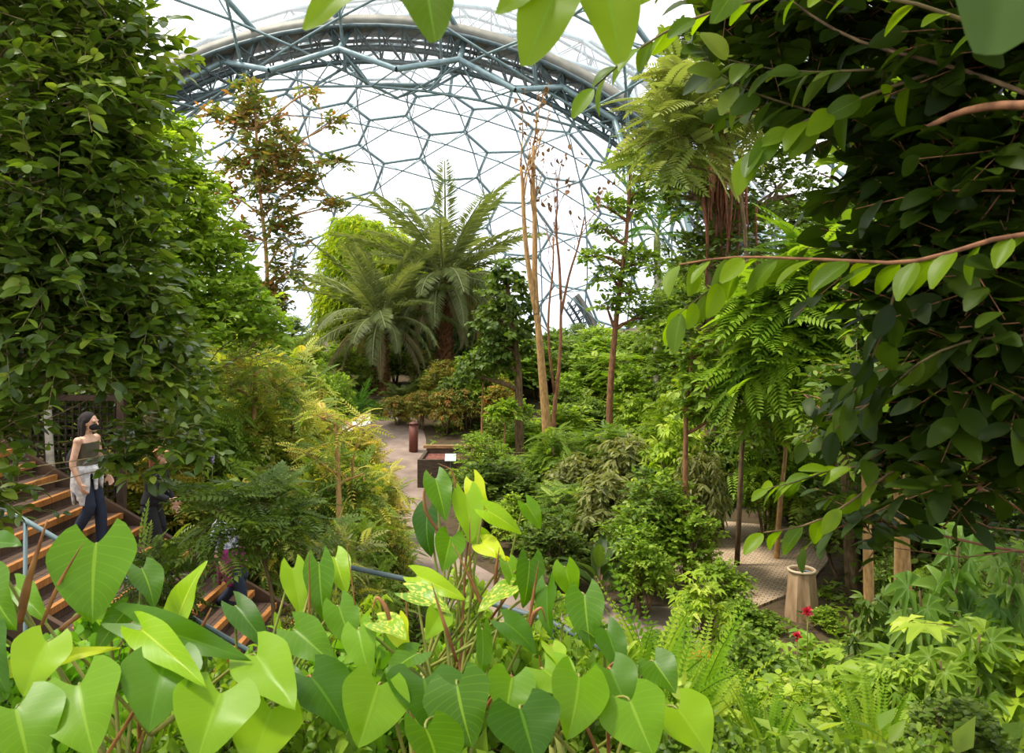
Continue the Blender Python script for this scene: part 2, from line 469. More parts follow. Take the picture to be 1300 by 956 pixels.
# ------------------------------------------------------------------ prototypes of plants: dict part -> mesh; cached
PROTO = {}


def proto(kind, seed, far=False):
    key = (kind, seed, far)
    if key in PROTO: return PROTO[key]
    rng = np.random.default_rng(hash_seed(kind, seed))
    f = MB(); st = MB(); h = 2.6; rad = 1.1; leafname = 'foliage'; bark = 'bark'
    SM, RO, LE = (T_LEAF, T_OVAL, T_DIAM) if far else (T_SMOOTH, T_ROUND, T_LEAF)
    if kind in ('broad', 'oval', 'lance', 'pinnate', 'fine', 'palmate', 'pinfine', 'lobed'):
        nb = 7; blobs = []
        for i in range(nb):
            a = i * 2.4 + rng.uniform(-.3, .3); q = rng.uniform(.25, .62)
            blobs.append((math.cos(a) * q, math.sin(a) * q, rng.uniform(.55, 2.05), rng.uniform(.36, .55), rng.uniform(.36, .55), rng.uniform(.32, .5)))
        blobs.append((0, 0, 2.1, .42, .42, .42))
        blobs.append((0, 0, 1.2, .8, .8, .75))
        kw = dict(stick=(st, .006))
        if kind == 'broad': s = cloud(f, rng, blobs, 340, 8, .42, SM, (.12, .18), **kw)
        elif kind == 'oval': s = cloud(f, rng, blobs, 350, 7, .40, RO, (.10, .16), **kw)
        elif kind == 'lance': s = cloud(f, rng, blobs, 300, 8, .45, T_LANCE, (.17, .26), droop=.4, leafdrop=.45, **kw)
        elif kind == 'fine': s = cloud(f, rng, blobs, 520, 11, .36, T_DIAM, (.07, .11), **kw)
        elif kind == 'pinnate': s = cloud(f, rng, blobs, 150, 4, .34, T_PIN, (.34, .52), droop=.35, jit=.3, **kw)
        elif kind == 'pinfine': s = cloud(f, rng, blobs, 190, 4, .34, T_PINFINE, (.34, .52), droop=.3, jit=.35, **kw)
        elif kind == 'palmate': s = cloud(f, rng, blobs, 90, 4, .3, T_PALMATE, (.30, .44), droop=.2, jit=.3, **kw)
        else: s = cloud(f, rng, blobs, 70, 3, .3, T_FINGER5, (.30, .42), droop=.2, jit=.3, **kw)
        for i in range(5):
            a = i * 1.26 + rng.uniform(-.3, .3); e = np.array([math.cos(a) * .4, math.sin(a) * .4, rng.uniform(1.4, 2.1)])
            P = bend((math.cos(a) * .07, math.sin(a) * .07, -.15), e, rng, .06, 7); st.tube(P, np.linspace(.035, .012, 7), 5)
            near = s[np.argsort(np.linalg.norm(s - e, axis=1))[:24]]
            for q in near[::3]: st.tube(bend(P[rng.integers(2, 7)], q, rng, .08, 4), np.linspace(.014, .005, 4), 4, cap=False)
    elif kind == 'tree':          # 6 m tree, rounded crown
        h = 6.0; rad = 1.6
        trunk = bend((0, 0, -.2), (.1, .1, 4.6), rng, .02, 9)
        st.tube(trunk, np.linspace(.12, .05, 9), 7)
        blobs = [(math.cos(i * 2.4) * rng.uniform(.4, .95), math.sin(i * 2.4) * rng.uniform(.4, .95), 2.6 + i * .36, .62, .62, .55) for i in range(8)] + [(0, 0, 5.4, .6, .6, .55)]
        s = cloud(f, rng, blobs, 520, 9, .5, LE, (.16, .23), stick=(st, .007)); limbs(st, rng, trunk, blobs, s, .1, 6); leafname = 'crown'
    elif kind == 'tree_pin':
        h = 6.0; rad = 1.7
        trunk = bend((0, 0, -.2), (.1, .1, 4.6), rng, .02, 9); st.tube(trunk, np.linspace(.11, .05, 9), 7)
        blobs = [(math.cos(i * 2.4) * rng.uniform(.5, 1.0), math.sin(i * 2.4) * rng.uniform(.5, 1.0), 2.2 + i * .42, .66, .66, .5) for i in range(8)] + [(0, 0, 5.4, .6, .6, .5)]
        s = cloud(f, rng, blobs, 240, 4, .5, T_PINBIG, (.6, .95), droop=.3, jit=.25, stick=(st, .008)); limbs(st, rng, trunk, blobs, s, .1, 6); leafname = 'crown'
    elif kind == 'tree_fine':
        h = 6.0; rad = 1.7
        trunk = bend((0, 0, -.2), (.1, .1, 4.6), rng, .02, 9); st.tube(trunk, np.linspace(.11, .05, 9), 7)
        blobs = [(math.cos(i * 2.4) * rng.uniform(.4, .95), math.sin(i * 2.4) * rng.uniform(.4, .95), 1.2 + i * .45, .7, .7, .6) for i in range(10)] + [(0, 0, 5.4, .6, .6, .55)]
        s = cloud(f, rng, blobs, 900, 12, .5, T_DIAM, (.10, .15), stick=(st, .007)); limbs(st, rng, trunk, blobs, s, .1, 6); leafname = 'crown'
    elif kind == 'cover':
        h = .8; rad = 1.2
        blobs = [(math.cos(i * 2.4) * .13 * i ** .9, math.sin(i * 2.4) * .13 * i ** .9, rng.uniform(.2, .45), .4, .4, .3) for i in range(9)]
        s = cloud(f, rng, blobs, 260, 8, .32, T_ROUND, (.07, .14), jit=.7, stick=(st, .005))
        for q in s[::6]: st.tube(bend((q[0] * .4, q[1] * .4, -.1), q, rng, .1, 4), .006, 4)
    elif kind == 'paddle':        # clump of big upright paddle leaves
        h = 2.2; rad = 1.1
        for i in range(15):
            a = i * 2.4; tilt = rng.uniform(.25, 1.0); L = rng.uniform(1.0, 1.5)
            d = np.array([math.cos(a) * math.sin(tilt), math.sin(a) * math.sin(tilt), math.cos(tilt)])
            sl = rng.uniform(.5, 1.0); b = d * [.35, .35, 1] * sl
            st.tube([(0, 0, -.1), b * .5, b], [.02, .016, .012], 5)
            big_leaf(f, b, d + [0, 0, -.15], L * .8, .3, rng.uniform(.4, 1.0), rng.uniform(.2, .8))
    elif kind == 'rosette':       # short palm-like fountain
        h = 1.8; rad = 1.4
        for i in range(26):
            a = i * 2.4; e = rng.uniform(.25, 1.25)
            d = np.array([[math.cos(a) * math.cos(e), math.sin(a) * math.cos(e), math.sin(e)]])
            place_arr(f, T_FROND[i % 3], np.array([[0, 0, .25]]), d, np.array([[0, 0, 1.0]]) + .01, np.array([rng.uniform(1.2, 1.7)]), np.array([rng.uniform(.2, .9)]))
        st.tube([(0, 0, -.1), (0, 0, .15), (0, 0, .35)], [.14, .16, .1], 8)
    elif kind == 'fern':
        h = .9; rad = .9; leafname = 'fronds'
        for i in range(30):
            a = i * 2.4; e = rng.uniform(.7, 1.4)
            d = np.array([[math.cos(a) * math.cos(e), math.sin(a) * math.cos(e), math.sin(e)]])
            place_arr(f, T_FERN, np.array([[math.cos(a) * .05, math.sin(a) * .05, 0]]), d, np.array([[-math.cos(a) * .3, -math.sin(a) * .3, 1.0]]), np.array([rng.uniform(.8, 1.15)]), np.array([rng.uniform(.2, .9)]))
        st.tube([(0, 0, -.1), (0, 0, .0), (0, 0, .08)], [.06, .07, .03], 7)
    elif kind == 'fatsia':        # tall stems with big hand-shaped leaves
        h = 2.4; rad = 1.1
        for i in range(9):
            a = i * 2.4; r = .12 + .07 * i; top = np.array([math.cos(a) * r, math.sin(a) * r, rng.uniform(.9, 2.1)])
            P = bend((math.cos(a) * .08, math.sin(a) * .08, -.15), top, rng, .05, 6); st.tube(P, np.linspace(.03, .014, 6), 6)
            n = 8
            aa = rng.uniform(0, 6.28) + np.arange(n) * 2.4; e = rng.uniform(-.25, .5, n)
            D = np.stack([np.cos(aa) * np.cos(e), np.sin(aa) * np.cos(e), np.sin(e)], -1)
            place_arr(f, T_FINGER, top - np.stack([0 * aa, 0 * aa, np.linspace(0, .5, n)], -1), D, np.tile([0, -.75, .75], (n, 1)) + rng.normal(0, .22, (n, 3)), rng.uniform(.42, .62, n), rng.uniform(.1, .9, n))
    meshes = {leafname: f.mesh(kind + '_leaves', M['any'])}
    if st.n: meshes['stems' if kind not in ('tree', 'tree_pin', 'tree_fine') else 'trunk'] = st.mesh(kind + '_wood', M[bark], True)
    PROTO[key] = (meshes, h, rad)
    return PROTO[key]


def hash_seed(kind, seed):
    return sum(ord(c) * (i + 3) for i, c in enumerate(kind)) * 31 + seed


def big_leaf(mb, base, d, L, wr, curl, tone, up=None, heart=False, n=9, m=4, wave=0.0, foldv=0.25):
    """large leaf blade as a curved grid, base at the stalk"""
    base = np.asarray(base, float); X = nrm(np.asarray(d, float))
    up = np.array([0, 0, 1.0]) if up is None else np.asarray(up, float)
    if abs(np.dot(nrm(up), X)) > .97: up = np.array([X[1] + .3, -X[0] + .2, .3])
    Z = nrm(up - np.dot(up, X) * X); Y = np.cross(Z, X)
    V = []; U = []
    for i in range(n + 1):
        v = (i / n) ** 1.25
        if heart: w = (0.42 + 0.58 * min(1, v / .24) ** .6) * (1 - v ** 1.6) ** .85
        else: w = math.sin(math.pi * min(1, v * .93 + .02) ** .85) ** .8
        w = max(w, 0.004 if i == n or not heart else .0)
        ang = curl * v
        cx_ = (math.sin(ang) / curl if abs(curl) > 1e-3 else v); cz = -((1 - math.cos(ang)) / curl if abs(curl) > 1e-3 else 0)
        for j in range(-m, m + 1):
            u = j / m; a = abs(u)
            x = cx_ - (0.28 * a ** 1.5 * (1 - v) ** 5 if heart else 0)
            y = u * w * wr * .5
            z = cz + foldv * abs(y) + wave * math.sin(v * 11 + (2 if u > 0 else 0)) * a * .05
            V.append(base + L * (x * X + y * Y + z * Z))
            U.append((u * .5 + .5, v))
    k = 2 * m + 1; Lp = []; 
    for i in range(n):
        for j in range(k - 1):
            q = i * k + j; Lp += [q, q + 1, q + k + 1, q + k]
    mb.add(V, Lp, [4] * (n * (k - 1)), tone, U)


def frond_tm(n, ll, droop, w=0.07, fall=0.0, seed=0):
    """feather palm leaf: long arching stalk with many narrow leaflets"""
    rng = np.random.default_rng(seed); mb = MB()
    t = np.linspace(.14, .99, n)
    # arc
    ang = droop * t; x = np.sin(ang) / droop; z = -(1 - np.cos(ang)) / droop
    P = np.stack([x, 0 * x, z], -1); Tn = np.stack([np.cos(ang), 0 * ang, -np.sin(ang)], -1); Up = np.stack([np.sin(ang), 0 * ang, np.cos(ang)], -1)
    s = ll * np.clip(np.sin(np.pi * (.12 + .80 * t)), .25, 1) ** .7
    for sd in (1, -1):
        D = Tn * (.55 + .35 * t[:, None]) + np.array([0, sd, 0]) * .85 + Up * rng.normal(.12, .2, (n, 1)) - np.array([0, 0, fall])
        place_arr(mb, leaf_diamond(w, .01, .18), P, D, Up + np.array([0, -sd * .25, 0]), s * rng.uniform(.85, 1.1, n), rng.uniform(.3, .7, n))
    tt = np.linspace(0, 1, 9); an = droop * tt
    mb.tube(np.stack([np.sin(an) / droop, 0 * tt, -(1 - np.cos(an)) / droop], -1), np.linspace(.014, .003, 9), 4, .85, False)
    return Tm(mb)


def smooth_leaf(w=.55, curl=.5):
    mb = MB(); big_leaf(mb, (0.0, 0, 0), (1, 0, .2), 1.0, w, curl, .5, (0, 0, 1), n=5, m=1, foldv=.22)
    return Tm(mb)


T_SMOOTH = smooth_leaf()
T_ROUND = smooth_leaf(.68, .6)
T_FROND = [frond_tm(34, .26, .5, .09, .05, 1), frond_tm(34, .26, .9, .09, .1, 2), frond_tm(34, .24, 1.3, .09, .15, 3)]


def fern_tm():
    mb = MB(); n = 34; t = np.linspace(.08, .99, n); dr = 1.0
    ang = dr * t ** 1.3; x = t * .92; z = -.38 * t ** 2.2
    P = np.stack([x, 0 * x, z], -1)
    s = .105 * np.clip(np.sin(np.pi * (.16 + .78 * t)), .12, 1)
    for sd in (1, -1):
        D = np.stack([np.full(n, .22), np.full(n, sd * 1.0), np.full(n, -.1)], -1)
        place_arr(mb, leaf_diamond(.30, .02, .12), P, D, np.tile([0, 0, 1.0], (n, 1)), s, np.full(n, .5))
    tt = np.linspace(0, .99, 7); mb.tube(np.stack([tt * .92, 0 * tt, -.38 * tt ** 2.2], -1), np.linspace(.006, .002, 7), 3, .2, False)
    return Tm(mb)


T_FERN = fern_tm()
RNG = np.random.default_rng(77)


def plant(kind, px, d, top, wpx, leaf, name, label, cat, bark=None, seed=None, group=None, z=None, rz=None):
    """stand a plant at screen column px, distance d, its crown reaching row top and wpx wide"""
    meshes, h, rad = proto(kind, (len(C.objects) % 2) if seed is None else seed, d > 12)
    x = (px - CX) / FOC * d; g = gz(x, d) if z is None else z
    H = CAM[2] - (top - HOR) / FOC * d - g
    sz = max(H / h, .15); sx = wpx * d / FOC / (2 * rad)
    sx = min(max(sx, sz * .5), sz * 1.9)
    r = empty(name, (x, d, g), label, cat, group, RNG.uniform(0, 6.28) if rz is None else rz, (sx, sx, sz))
    for pn, me in meshes.items():
        o = link(pn, me, r)
        if pn in ('foliage', 'crown', 'fronds'):
            cols = [np.array(s2l(c)) for c in PAL[M[leaf].name]]
            for an, q in zip(('leaf_a', 'leaf_b', 'leaf_c', 'leaf_d'), np.linspace(0, len(cols) - 1, 4)):
                i = min(int(q), len(cols) - 2); o[an] = [float(v) for v in cols[i] + (cols[i + 1] - cols[i]) * (q - i)]
    return r
#@@PART2
# ------------------------------------------------------------------ camera, sky, sun
cam = bpy.data.cameras.new('camera'); co = bpy.data.objects.new('camera', cam); C.objects.link(co)
co.location = CAM; co.rotation_euler = (math.pi / 2, 0, 0)
cam.sensor_width = 36; cam.lens = 36 * FOC / 1300; cam.shift_y = -(478 - HOR) / 1300
cam.clip_start = 0.05; cam.clip_end = 600
cam.dof.use_dof = True; cam.dof.focus_distance = 14; cam.dof.aperture_fstop = 7
sc = bpy.context.scene; sc.camera = co
sc.view_settings.view_transform = 'Standard'; sc.view_settings.look = 'None'; sc.view_settings.gamma = 1
sc.view_settings.exposure = EXPOSURE = 0.0
sc.cycles.max_bounces = 9; sc.cycles.diffuse_bounces = 6; sc.cycles.transmission_bounces = 4; sc.cycles.glossy_bounces = 2
sc.cycles.transparent_max_bounces = 12; sc.cycles.sample_clamp_indirect = 6; sc.cycles.caustics_reflective = False; sc.cycles.caustics_refractive = False
w = bpy.data.worlds.new('overcast_sky'); sc.world = w; w.use_nodes = True
nt = w.node_tree; bg = nt.nodes['Background']
tc = N(nt, 'ShaderNodeTexCoord'); no = N(nt, 'ShaderNodeTexNoise'); no.inputs['Scale'].default_value = 2.2; no.inputs['Detail'].default_value = 4
nt.links.new(tc.outputs['Generated'], no.inputs['Vector'])
r = ramp(nt, [(.38, (226, 234, 246)), (.58, (255, 255, 255))]); nt.links.new(no.outputs['Fac'], r.inputs[0])
nt.links.new(r.outputs[0], bg.inputs[0]); bg.inputs[1].default_value = 2.1
sun = bpy.data.lights.new('hazy_sun', 'SUN'); so = bpy.data.objects.new('hazy_sun', sun); C.objects.link(so)
sun.energy = 6.5; sun.angle = math.radians(9); sun.color = (1, .93, .80)
sd = Vector((0.46, 0.02, -1.0)).normalized()      # light travels down from high on the viewer's left
so.rotation_euler = sd.to_track_quat('-Z', 'Y').to_euler()

# ------------------------------------------------------------------ ground and paths
def grid_mesh(name, xs, ys, zf, mat):
    X, Y = np.meshgrid(xs, ys); Z = zf(X, Y)
    V = np.stack([X, Y, Z], -1).reshape(-1, 3); nx = len(xs); ny = len(ys)
    i = np.arange(ny - 1)[:, None] * nx + np.arange(nx - 1)[None]
    L = np.stack([i, i + 1, i + nx + 1, i + nx], -1).reshape(-1)
    return MB().add(V, L, [4] * ((nx - 1) * (ny - 1))).mesh(name, mat)

soil = mat_noise('soil_and_litter', (44, 34, 22), (84, 66, 42), 3.5, 0.95, bump=0.6, c3=(60, 62, 30))
structure('ground', grid_mesh('ground', np.linspace(-60, 60, 161), np.concatenate([np.linspace(-4, 30, 90), np.linspace(31, 110, 60)]), ground_z, soil))

def ribbon(name, pts, widths, mat, lift=0.04, thick=0.12):
    pts = np.asarray(pts, float); t = np.linspace(0, 1, 60); tt = np.linspace(0, 1, len(pts))
    P = np.stack([np.interp(t, tt, pts[:, 0]), np.interp(t, tt, pts[:, 1])], -1)
    for _ in range(6): P[1:-1] = (P[:-2] + 2 * P[1:-1] + P[2:]) / 4
    wd = np.interp(t, tt, widths); T = nrm(np.gradient(P, axis=0)); Nn = np.stack([-T[:, 1], T[:, 0]], -1)
    V = []; m = 6
    for i in range(60):
        for j in range(m + 1):
            q = P[i] + Nn[i] * wd[i] * (j / m - .5); V.append((q[0], q[1], gz(*q) + lift))
    V = np.array(V); k = m + 1
    i = np.arange(59)[:, None] * k + np.arange(m)[None]
    L = np.stack([i, i + k, i + k + 1, i + 1], -1).reshape(-1)
    mb = MB().add(V, L, [4] * (59 * m))
    for e in (0, m):                                   # kerb faces at both edges
        idx = np.arange(60) * k + e; A = V[idx]; Bq = A - [0, 0, thick]
        VV = np.concatenate([A, Bq]); a = np.arange(59)
        mb.add(VV, np.stack([a, a + 1, a + 61, a + 60], -1).reshape(-1), [4] * 59)
    me = mb.mesh(name, mat, False)
    return structure(name, me)

tarmac = mat_noise('path_surface', (122, 104, 92), (150, 130, 116), 1.6, 0.85, bump=0.1)
PATH = [(-6.2, 33), (-4.9, 29.5), (-4.3, 26), (-3.7, 22.5), (-2.6, 18.5), (-.8, 15.2), (1.6, 13.6), (3.2, 13.3)]
ribbon('path', PATH, [3.6, 3.4, 2.9, 2.3, 1.8, 1.8, 2.0, 2.2], tarmac)
# brick pavers
m, nt, out = new_mat('brick_pavers')
tc = N(nt, 'ShaderNodeTexCoord'); mp = N(nt, 'ShaderNodeMapping'); mp.inputs['Rotation'].default_value = (0, 0, .5); nt.links.new(tc.outputs['Object'], mp.inputs[0])
bk = N(nt, 'ShaderNodeTexBrick'); bk.inputs['Scale'].default_value = 3.2; bk.inputs['Color1'].default_value = s2l((196, 172, 142)); bk.inputs['Color2'].default_value = s2l((176, 150, 122)); bk.inputs['Mortar'].default_value = s2l((104, 88, 68)); bk.inputs['Mortar Size'].default_value = .03
nt.links.new(mp.outputs[0], bk.inputs[0]); bs = N(nt, 'ShaderNodeBsdfPrincipled'); bs.inputs['Roughness'].default_value = .85
nt.links.new(bk.outputs[0], bs.inputs[0]); nt.links.new(bs.outputs[0], out.inputs[0])
ribbon('path', [(3.4, 15.2), (4.6, 16.6), (5.6, 18.2), (6.6, 20.5)], [2.6, 3.2, 3.2, 2.6], m, 0.05)

# ------------------------------------------------------------------ geodesic dome
def geodesic(freq, R):
    ph = (1 + 5 ** .5) / 2
    V = nrm(np.array([(-1, ph, 0), (1, ph, 0), (-1, -ph, 0), (1, -ph, 0), (0, -1, ph), (0, 1, ph), (0, -1, -ph), (0, 1, -ph), (ph, 0, -1), (ph, 0, 1), (-ph, 0, -1), (-ph, 0, 1)]))
    F = [(0, 11, 5), (0, 5, 1), (0, 1, 7), (0, 7, 10), (0, 10, 11), (1, 5, 9), (5, 11, 4), (11, 10, 2), (10, 7, 6), (7, 1, 8), (3, 9, 4), (3, 4, 2), (3, 2, 6), (3, 6, 8), (3, 8, 9), (4, 9, 5), (2, 4, 11), (6, 2, 10), (8, 6, 7), (9, 8, 1)]
    pts = {}; P = []; tris = []
    def idx(p):
        p = nrm(p); k = tuple(np.round(p, 4) + 0.0)
        if k not in pts: pts[k] = len(P); P.append(p)
        return pts[k]
    for a, b, c in F:
        A, B, D = V[a], V[b], V[c]; g = {}
        for i in range(freq + 1):
            for j in range(freq + 1 - i): g[i, j] = idx((A * (freq - i - j) + B * i + D * j) / freq)
        for i in range(freq):
            for j in range(freq - i):
                tris.append((g[i, j], g[i + 1, j], g[i, j + 1]))
                if i + j < freq - 1: tris.append((g[i + 1, j], g[i + 1, j + 1], g[i, j + 1]))
    P = np.array(P); cells = [[] for _ in P]; ctr = []
    for ti, t in enumerate(tris):
        ctr.append(nrm(P[list(t)].mean(0)))
        for q in t: cells[q].append(ti)
    ctr = np.array(ctr); out = []
    for q, cl in enumerate(cells):
        n = P[q]; a = nrm(np.cross(n, [.3, .5, .81])); b = np.cross(n, a)
        out.append(sorted(cl, key=lambda c: math.atan2(ctr[c] @ b, ctr[c] @ a)))
    return ctr * R, out, P * R

YA = 50.0; RA = 27.5; CZ = -2.5; DX = -9.0; RS = 37.0; DY = 24.75
def dome(rot, cy, keep):
    ctr, cells, cen = geodesic(6, RS)
    Rm = np.array(Matrix.Rotation(rot[2], 3, 'Z') @ Matrix.Rotation(rot[1], 3, 'Y') @ Matrix.Rotation(rot[0], 3, 'X'))
    ctr = ctr @ Rm.T; cen = cen @ Rm.T; O = np.array([DX, cy, CZ])
    pane = MB(); fr = MB(); nodes = set(); edges = set()
    for q, cl in enumerate(cells):
        if not keep(cen[q] + O): continue
        ring = ctr[cl] + O; n = len(ring)
        mid = cen[q] + O + nrm(cen[q]) * .5                       # inflated cushion
        inner = mid + (ring - mid) * .55 + nrm(cen[q]) * -.08
        V = np.concatenate([ring, inner, mid[None]]); i = np.arange(n); j = (i + 1) % n
        L = np.concatenate([np.stack([i, j, n + j, n + i], -1).ravel(), np.stack([n + i, n + j, 0 * i + 2 * n], -1).ravel()])
        pane.add(V, L, [4] * n + [3] * n)
        for a, b in zip(cl, cl[1:] + cl[:1]): edges.add((min(a, b), max(a, b)))
    mids = {}; near = {}
    outer = []; inner = []; web = []
    for a, b in edges:
        A, B = ctr[a] + O, ctr[b] + O; outer.append((A, (A + B) / 2, B))
        m_ = (ctr[a] + ctr[b]) / 2; m_ = O + nrm(m_) * (RS - 1.9); mids[a, b] = m_
        web += [(A, (A + m_) / 2, m_), (B, (B + m_) / 2, m_)]
        near.setdefault(a, []).append(m_); near.setdefault(b, []).append(m_)
    for a, ms in near.items():
        for i in range(len(ms)):
            for j in range(i + 1, len(ms)): inner.append((ms[i], (ms[i] + ms[j]) / 2, ms[j]))
    sticks(fr, np.array(outer), np.full(len(outer), .19), 6); thin = MB()
    sticks(thin, np.array(inner), np.full(len(inner), .09), 4); sticks(thin, np.array(web), np.full(len(web), .06), 4)
    for k_ in list(fr.V): pass
    return pane, fr, thin

# sticks taper; dome bars must not: mirror each bar as two halves
_st = sticks
def sticks(mb, PTS, r, sides=3):
    if PTS.shape[1] == 3 and not np.isscalar(r) and sides >= 4:
        A = PTS[:, [0, 2]]; n = len(A); T = nrm(A[:, 1] - A[:, 0]); ref = np.where(np.abs(T[:, 2:3]) < .8, [[0, 0, 1.0]], [[1.0, 0, 0]])
        P = nrm(np.cross(T, ref)); Bv = np.cross(T, P); ang = np.arange(sides) * 2 * math.pi / sides
        ring = np.cos(ang)[None, :, None] * P[:, None] + np.sin(ang)[None, :, None] * Bv[:, None]
        V = A[:, :, None] + np.asarray(r)[:, None, None, None] * ring[:, None]
        j = np.arange(sides); j2 = (j + 1) % sides
        Q = np.stack([j, j2, sides + j2, sides + j], -1).reshape(-1)
        mb.add(V.reshape(-1, 3), (Q[None] + 2 * sides * np.arange(n)[:, None]).ravel(), np.full(n * sides, 4))
    else: _st(mb, PTS, r, sides)

m, nt, out = new_mat('clear_cushion')
trn = N(nt, 'ShaderNodeBsdfTransparent'); trn.inputs[0].default_value = (.985, .99, 1, 1)
tl = N(nt, 'ShaderNodeBsdfTranslucent'); tl.inputs[0].default_value = (.95, .96, .98, 1)
ms = N(nt, 'ShaderNodeMixShader'); ms.inputs[0].default_value = .16
nt.links.new(trn.outputs[0], ms.inputs[1]); nt.links.new(tl.outputs[0], ms.inputs[2]); nt.links.new(ms.outputs[0], out.inputs[0])
M['pane'] = m
def arch_R2(p): return (p[0] - DX) ** 2 + (p[2] - CZ) ** 2
pf, ff, tf = dome((.30, .12, .45), YA + DY, lambda p: p[1] > YA - 1.5 and p[2] > -3)
pn, fn, tn = dome((.12, .5, .2), YA - DY, lambda p: p[1] < YA + 1.5 and p[2] > -1)
structure('ceiling', pf.mesh('far_cushions', M['pane'])); structure('ceiling', pn.mesh('near_cushions', M['pane']))
for f_, t_ in ((ff, tf), (fn, tn)):
    structure('ceiling_beam', f_.mesh('hexagon_bars', M['steel'])); structure('ceiling_beam', t_.mesh('inner_bars', M['steel']))

def arc(R, y, a0, a1, n=90, cx=DX, cz=CZ):
    a = np.radians(np.linspace(a0, a1, n)); return np.stack([cx + R * np.cos(a), np.full(n, y), cz + R * np.sin(a)], -1)

def truss(name, R, y, a0, a1, n, cx=DX, cz=CZ, depth=1.9, wide=1.3):
    mb = MB(); lo = arc(R - depth, y, a0, a1, n, cx, cz); u1 = arc(R - .1, y - wide, a0, a1, n, cx, cz); u2 = arc(R - .1, y + wide, a0, a1, n, cx, cz)
    mb.tube(lo, .17, 6); mb.tube(u1, .14, 6); mb.tube(u2, .14, 6)
    md = arc(R - depth * .55, y, a0, a1, n, cx, cz); mb.tube(md, .2, 6)
    S = []
    for i in range(0, n - 1):
        for u in (u1, u2):
            S.append((lo[i], lo[i], u[i])); S.append((lo[i], lo[i], u[i + 1]))
        S.append((u1[i], u1[i], u2[i])); S.append((u1[i], u1[i], u2[i + 1]))
    sticks(mb, np.array(S), np.full(len(S), .07), 4)
    structure(name, mb.mesh('arch_truss', M['steel_dark']))
    g = MB()                                           # gutter plate along the junction
    a = np.radians(np.linspace(a0, a1, n))
    prof = [(R + .1, -1.2), (R + .75, -.9), (R + .85, .9), (R + .1, 1.2), (R + .0, 0.0)]
    V = np.array([[(cx + q * math.cos(t), y + dy, cz + q * math.sin(t)) for q, dy in prof] for t in a]).reshape(-1, 3); k = len(prof)
    i = np.arange(n - 1)[:, None] * k; j = np.arange(k)[None]; j2 = (j + 1) % k
    g.add(V, np.stack([i + j, i + j2, i + k + j2, i + k + j], -1).reshape(-1), [4] * ((n - 1) * k))
    structure(name, g.mesh('gutter_plate', M['gutter']))
truss('trim_1', RA, YA, -4, 184, 62)
truss('trim_2', 21.6, 105, 5, 37, 14, DX, -2.5)

# ------------------------------------------------------------------ wooden staircase
wood = mat_noise('deck_board', (64, 46, 34), (94, 70, 52), 4, 0.75, (1, 14, 1), 0.35)
edge = mat_noise('stair_nosing', (156, 100, 46), (188, 126, 62), 5, 0.6, (1, 8, 1), 0.2)
riser = mat_noise('stair_riser', (70, 50, 36), (96, 70, 48), 4, 0.8, (1, 8, 1), 0.2)
RUN, RISE = .295, .1725
SX = lambda k: -4.96 + RUN * k
SZ = lambda k: 3.375 - RISE * k
YS0, YS1 = 7.8, 10.6
ymid = (YS0 + YS1) / 2; yw = YS1 - YS0
stair = empty('staircase', (SX(14), ymid, SZ(14) - RISE), 'brown boarded wooden staircase with orange step edges going down between the shrubs', 'stairs')
def rel(me_o, root):
    me_o.location = [-v for v in root.location]; return me_o
for k in range(-11, 15):
    t = MB()
    for q in range(3): t.box((SX(k) - RUN + .05 + q * .098, ymid, SZ(k) - .02), (.09, yw, .04))
    rel(link('tread', t.mesh('tread', wood, False), stair), stair)
    rel(link('nosing', MB().box((SX(k) - .005, ymid, SZ(k) - .035), (.06, yw, .075)).mesh('nosing', edge, False), stair), stair)
    rel(link('riser', MB().box((SX(k) - .02, ymid, SZ(k) - .035 - RISE / 2 - .02), (.03, yw - .02, RISE - .03)).mesh('riser', riser, False), stair), stair)
for y in (YS0 - .05, YS1 + .05):
    a = np.array([SX(-12), y, SZ(-12) - .15]); b = np.array([SX(14.6), y, SZ(14.6) - .15]); c = (a + b) / 2; d = b - a; L = np.linalg.norm(d)
    ang = math.atan2(-d[2], d[0]); Rr = np.array(Matrix.Rotation(ang, 3, 'Y'))
    rel(link('stringer', MB().box(c, (L, .07, .34), Rr).mesh('stringer', riser, False), stair), stair)
    for k in range(-10, 15, 6):
        g0 = gz(SX(k), y) - .2; g1 = SZ(k) - .2
        if g1 > g0 + .1: rel(link('support_post', MB().box((SX(k), y, (g0 + g1) / 2), (.12, .12, g1 - g0)).mesh('support_post', riser, False), stair), stair)
# handrail on the viewer's side
hr = empty('handrail', (SX(2), YS0 - .25, gz(SX(2), YS0 - .25)), 'grey metal tube handrail along the near edge of the wooden stairs', 'handrail')
y = YS0 - .25
rel(link('rail', MB().tube([(SX(k), y, SZ(k) + .98) for k in np.linspace(0, 15, 12)], .024, 10).mesh('rail', M['steel'], True), hr), hr)
for k in (1, 5, 9, 13):
    g0 = gz(SX(k), y) - .1
    rel(link('post', MB().tube([(SX(k), y, g0), (SX(k), y, (g0 + SZ(k)) / 2), (SX(k), y, SZ(k) + .98)], .02, 8).mesh('post', M['steel']), hr), hr)

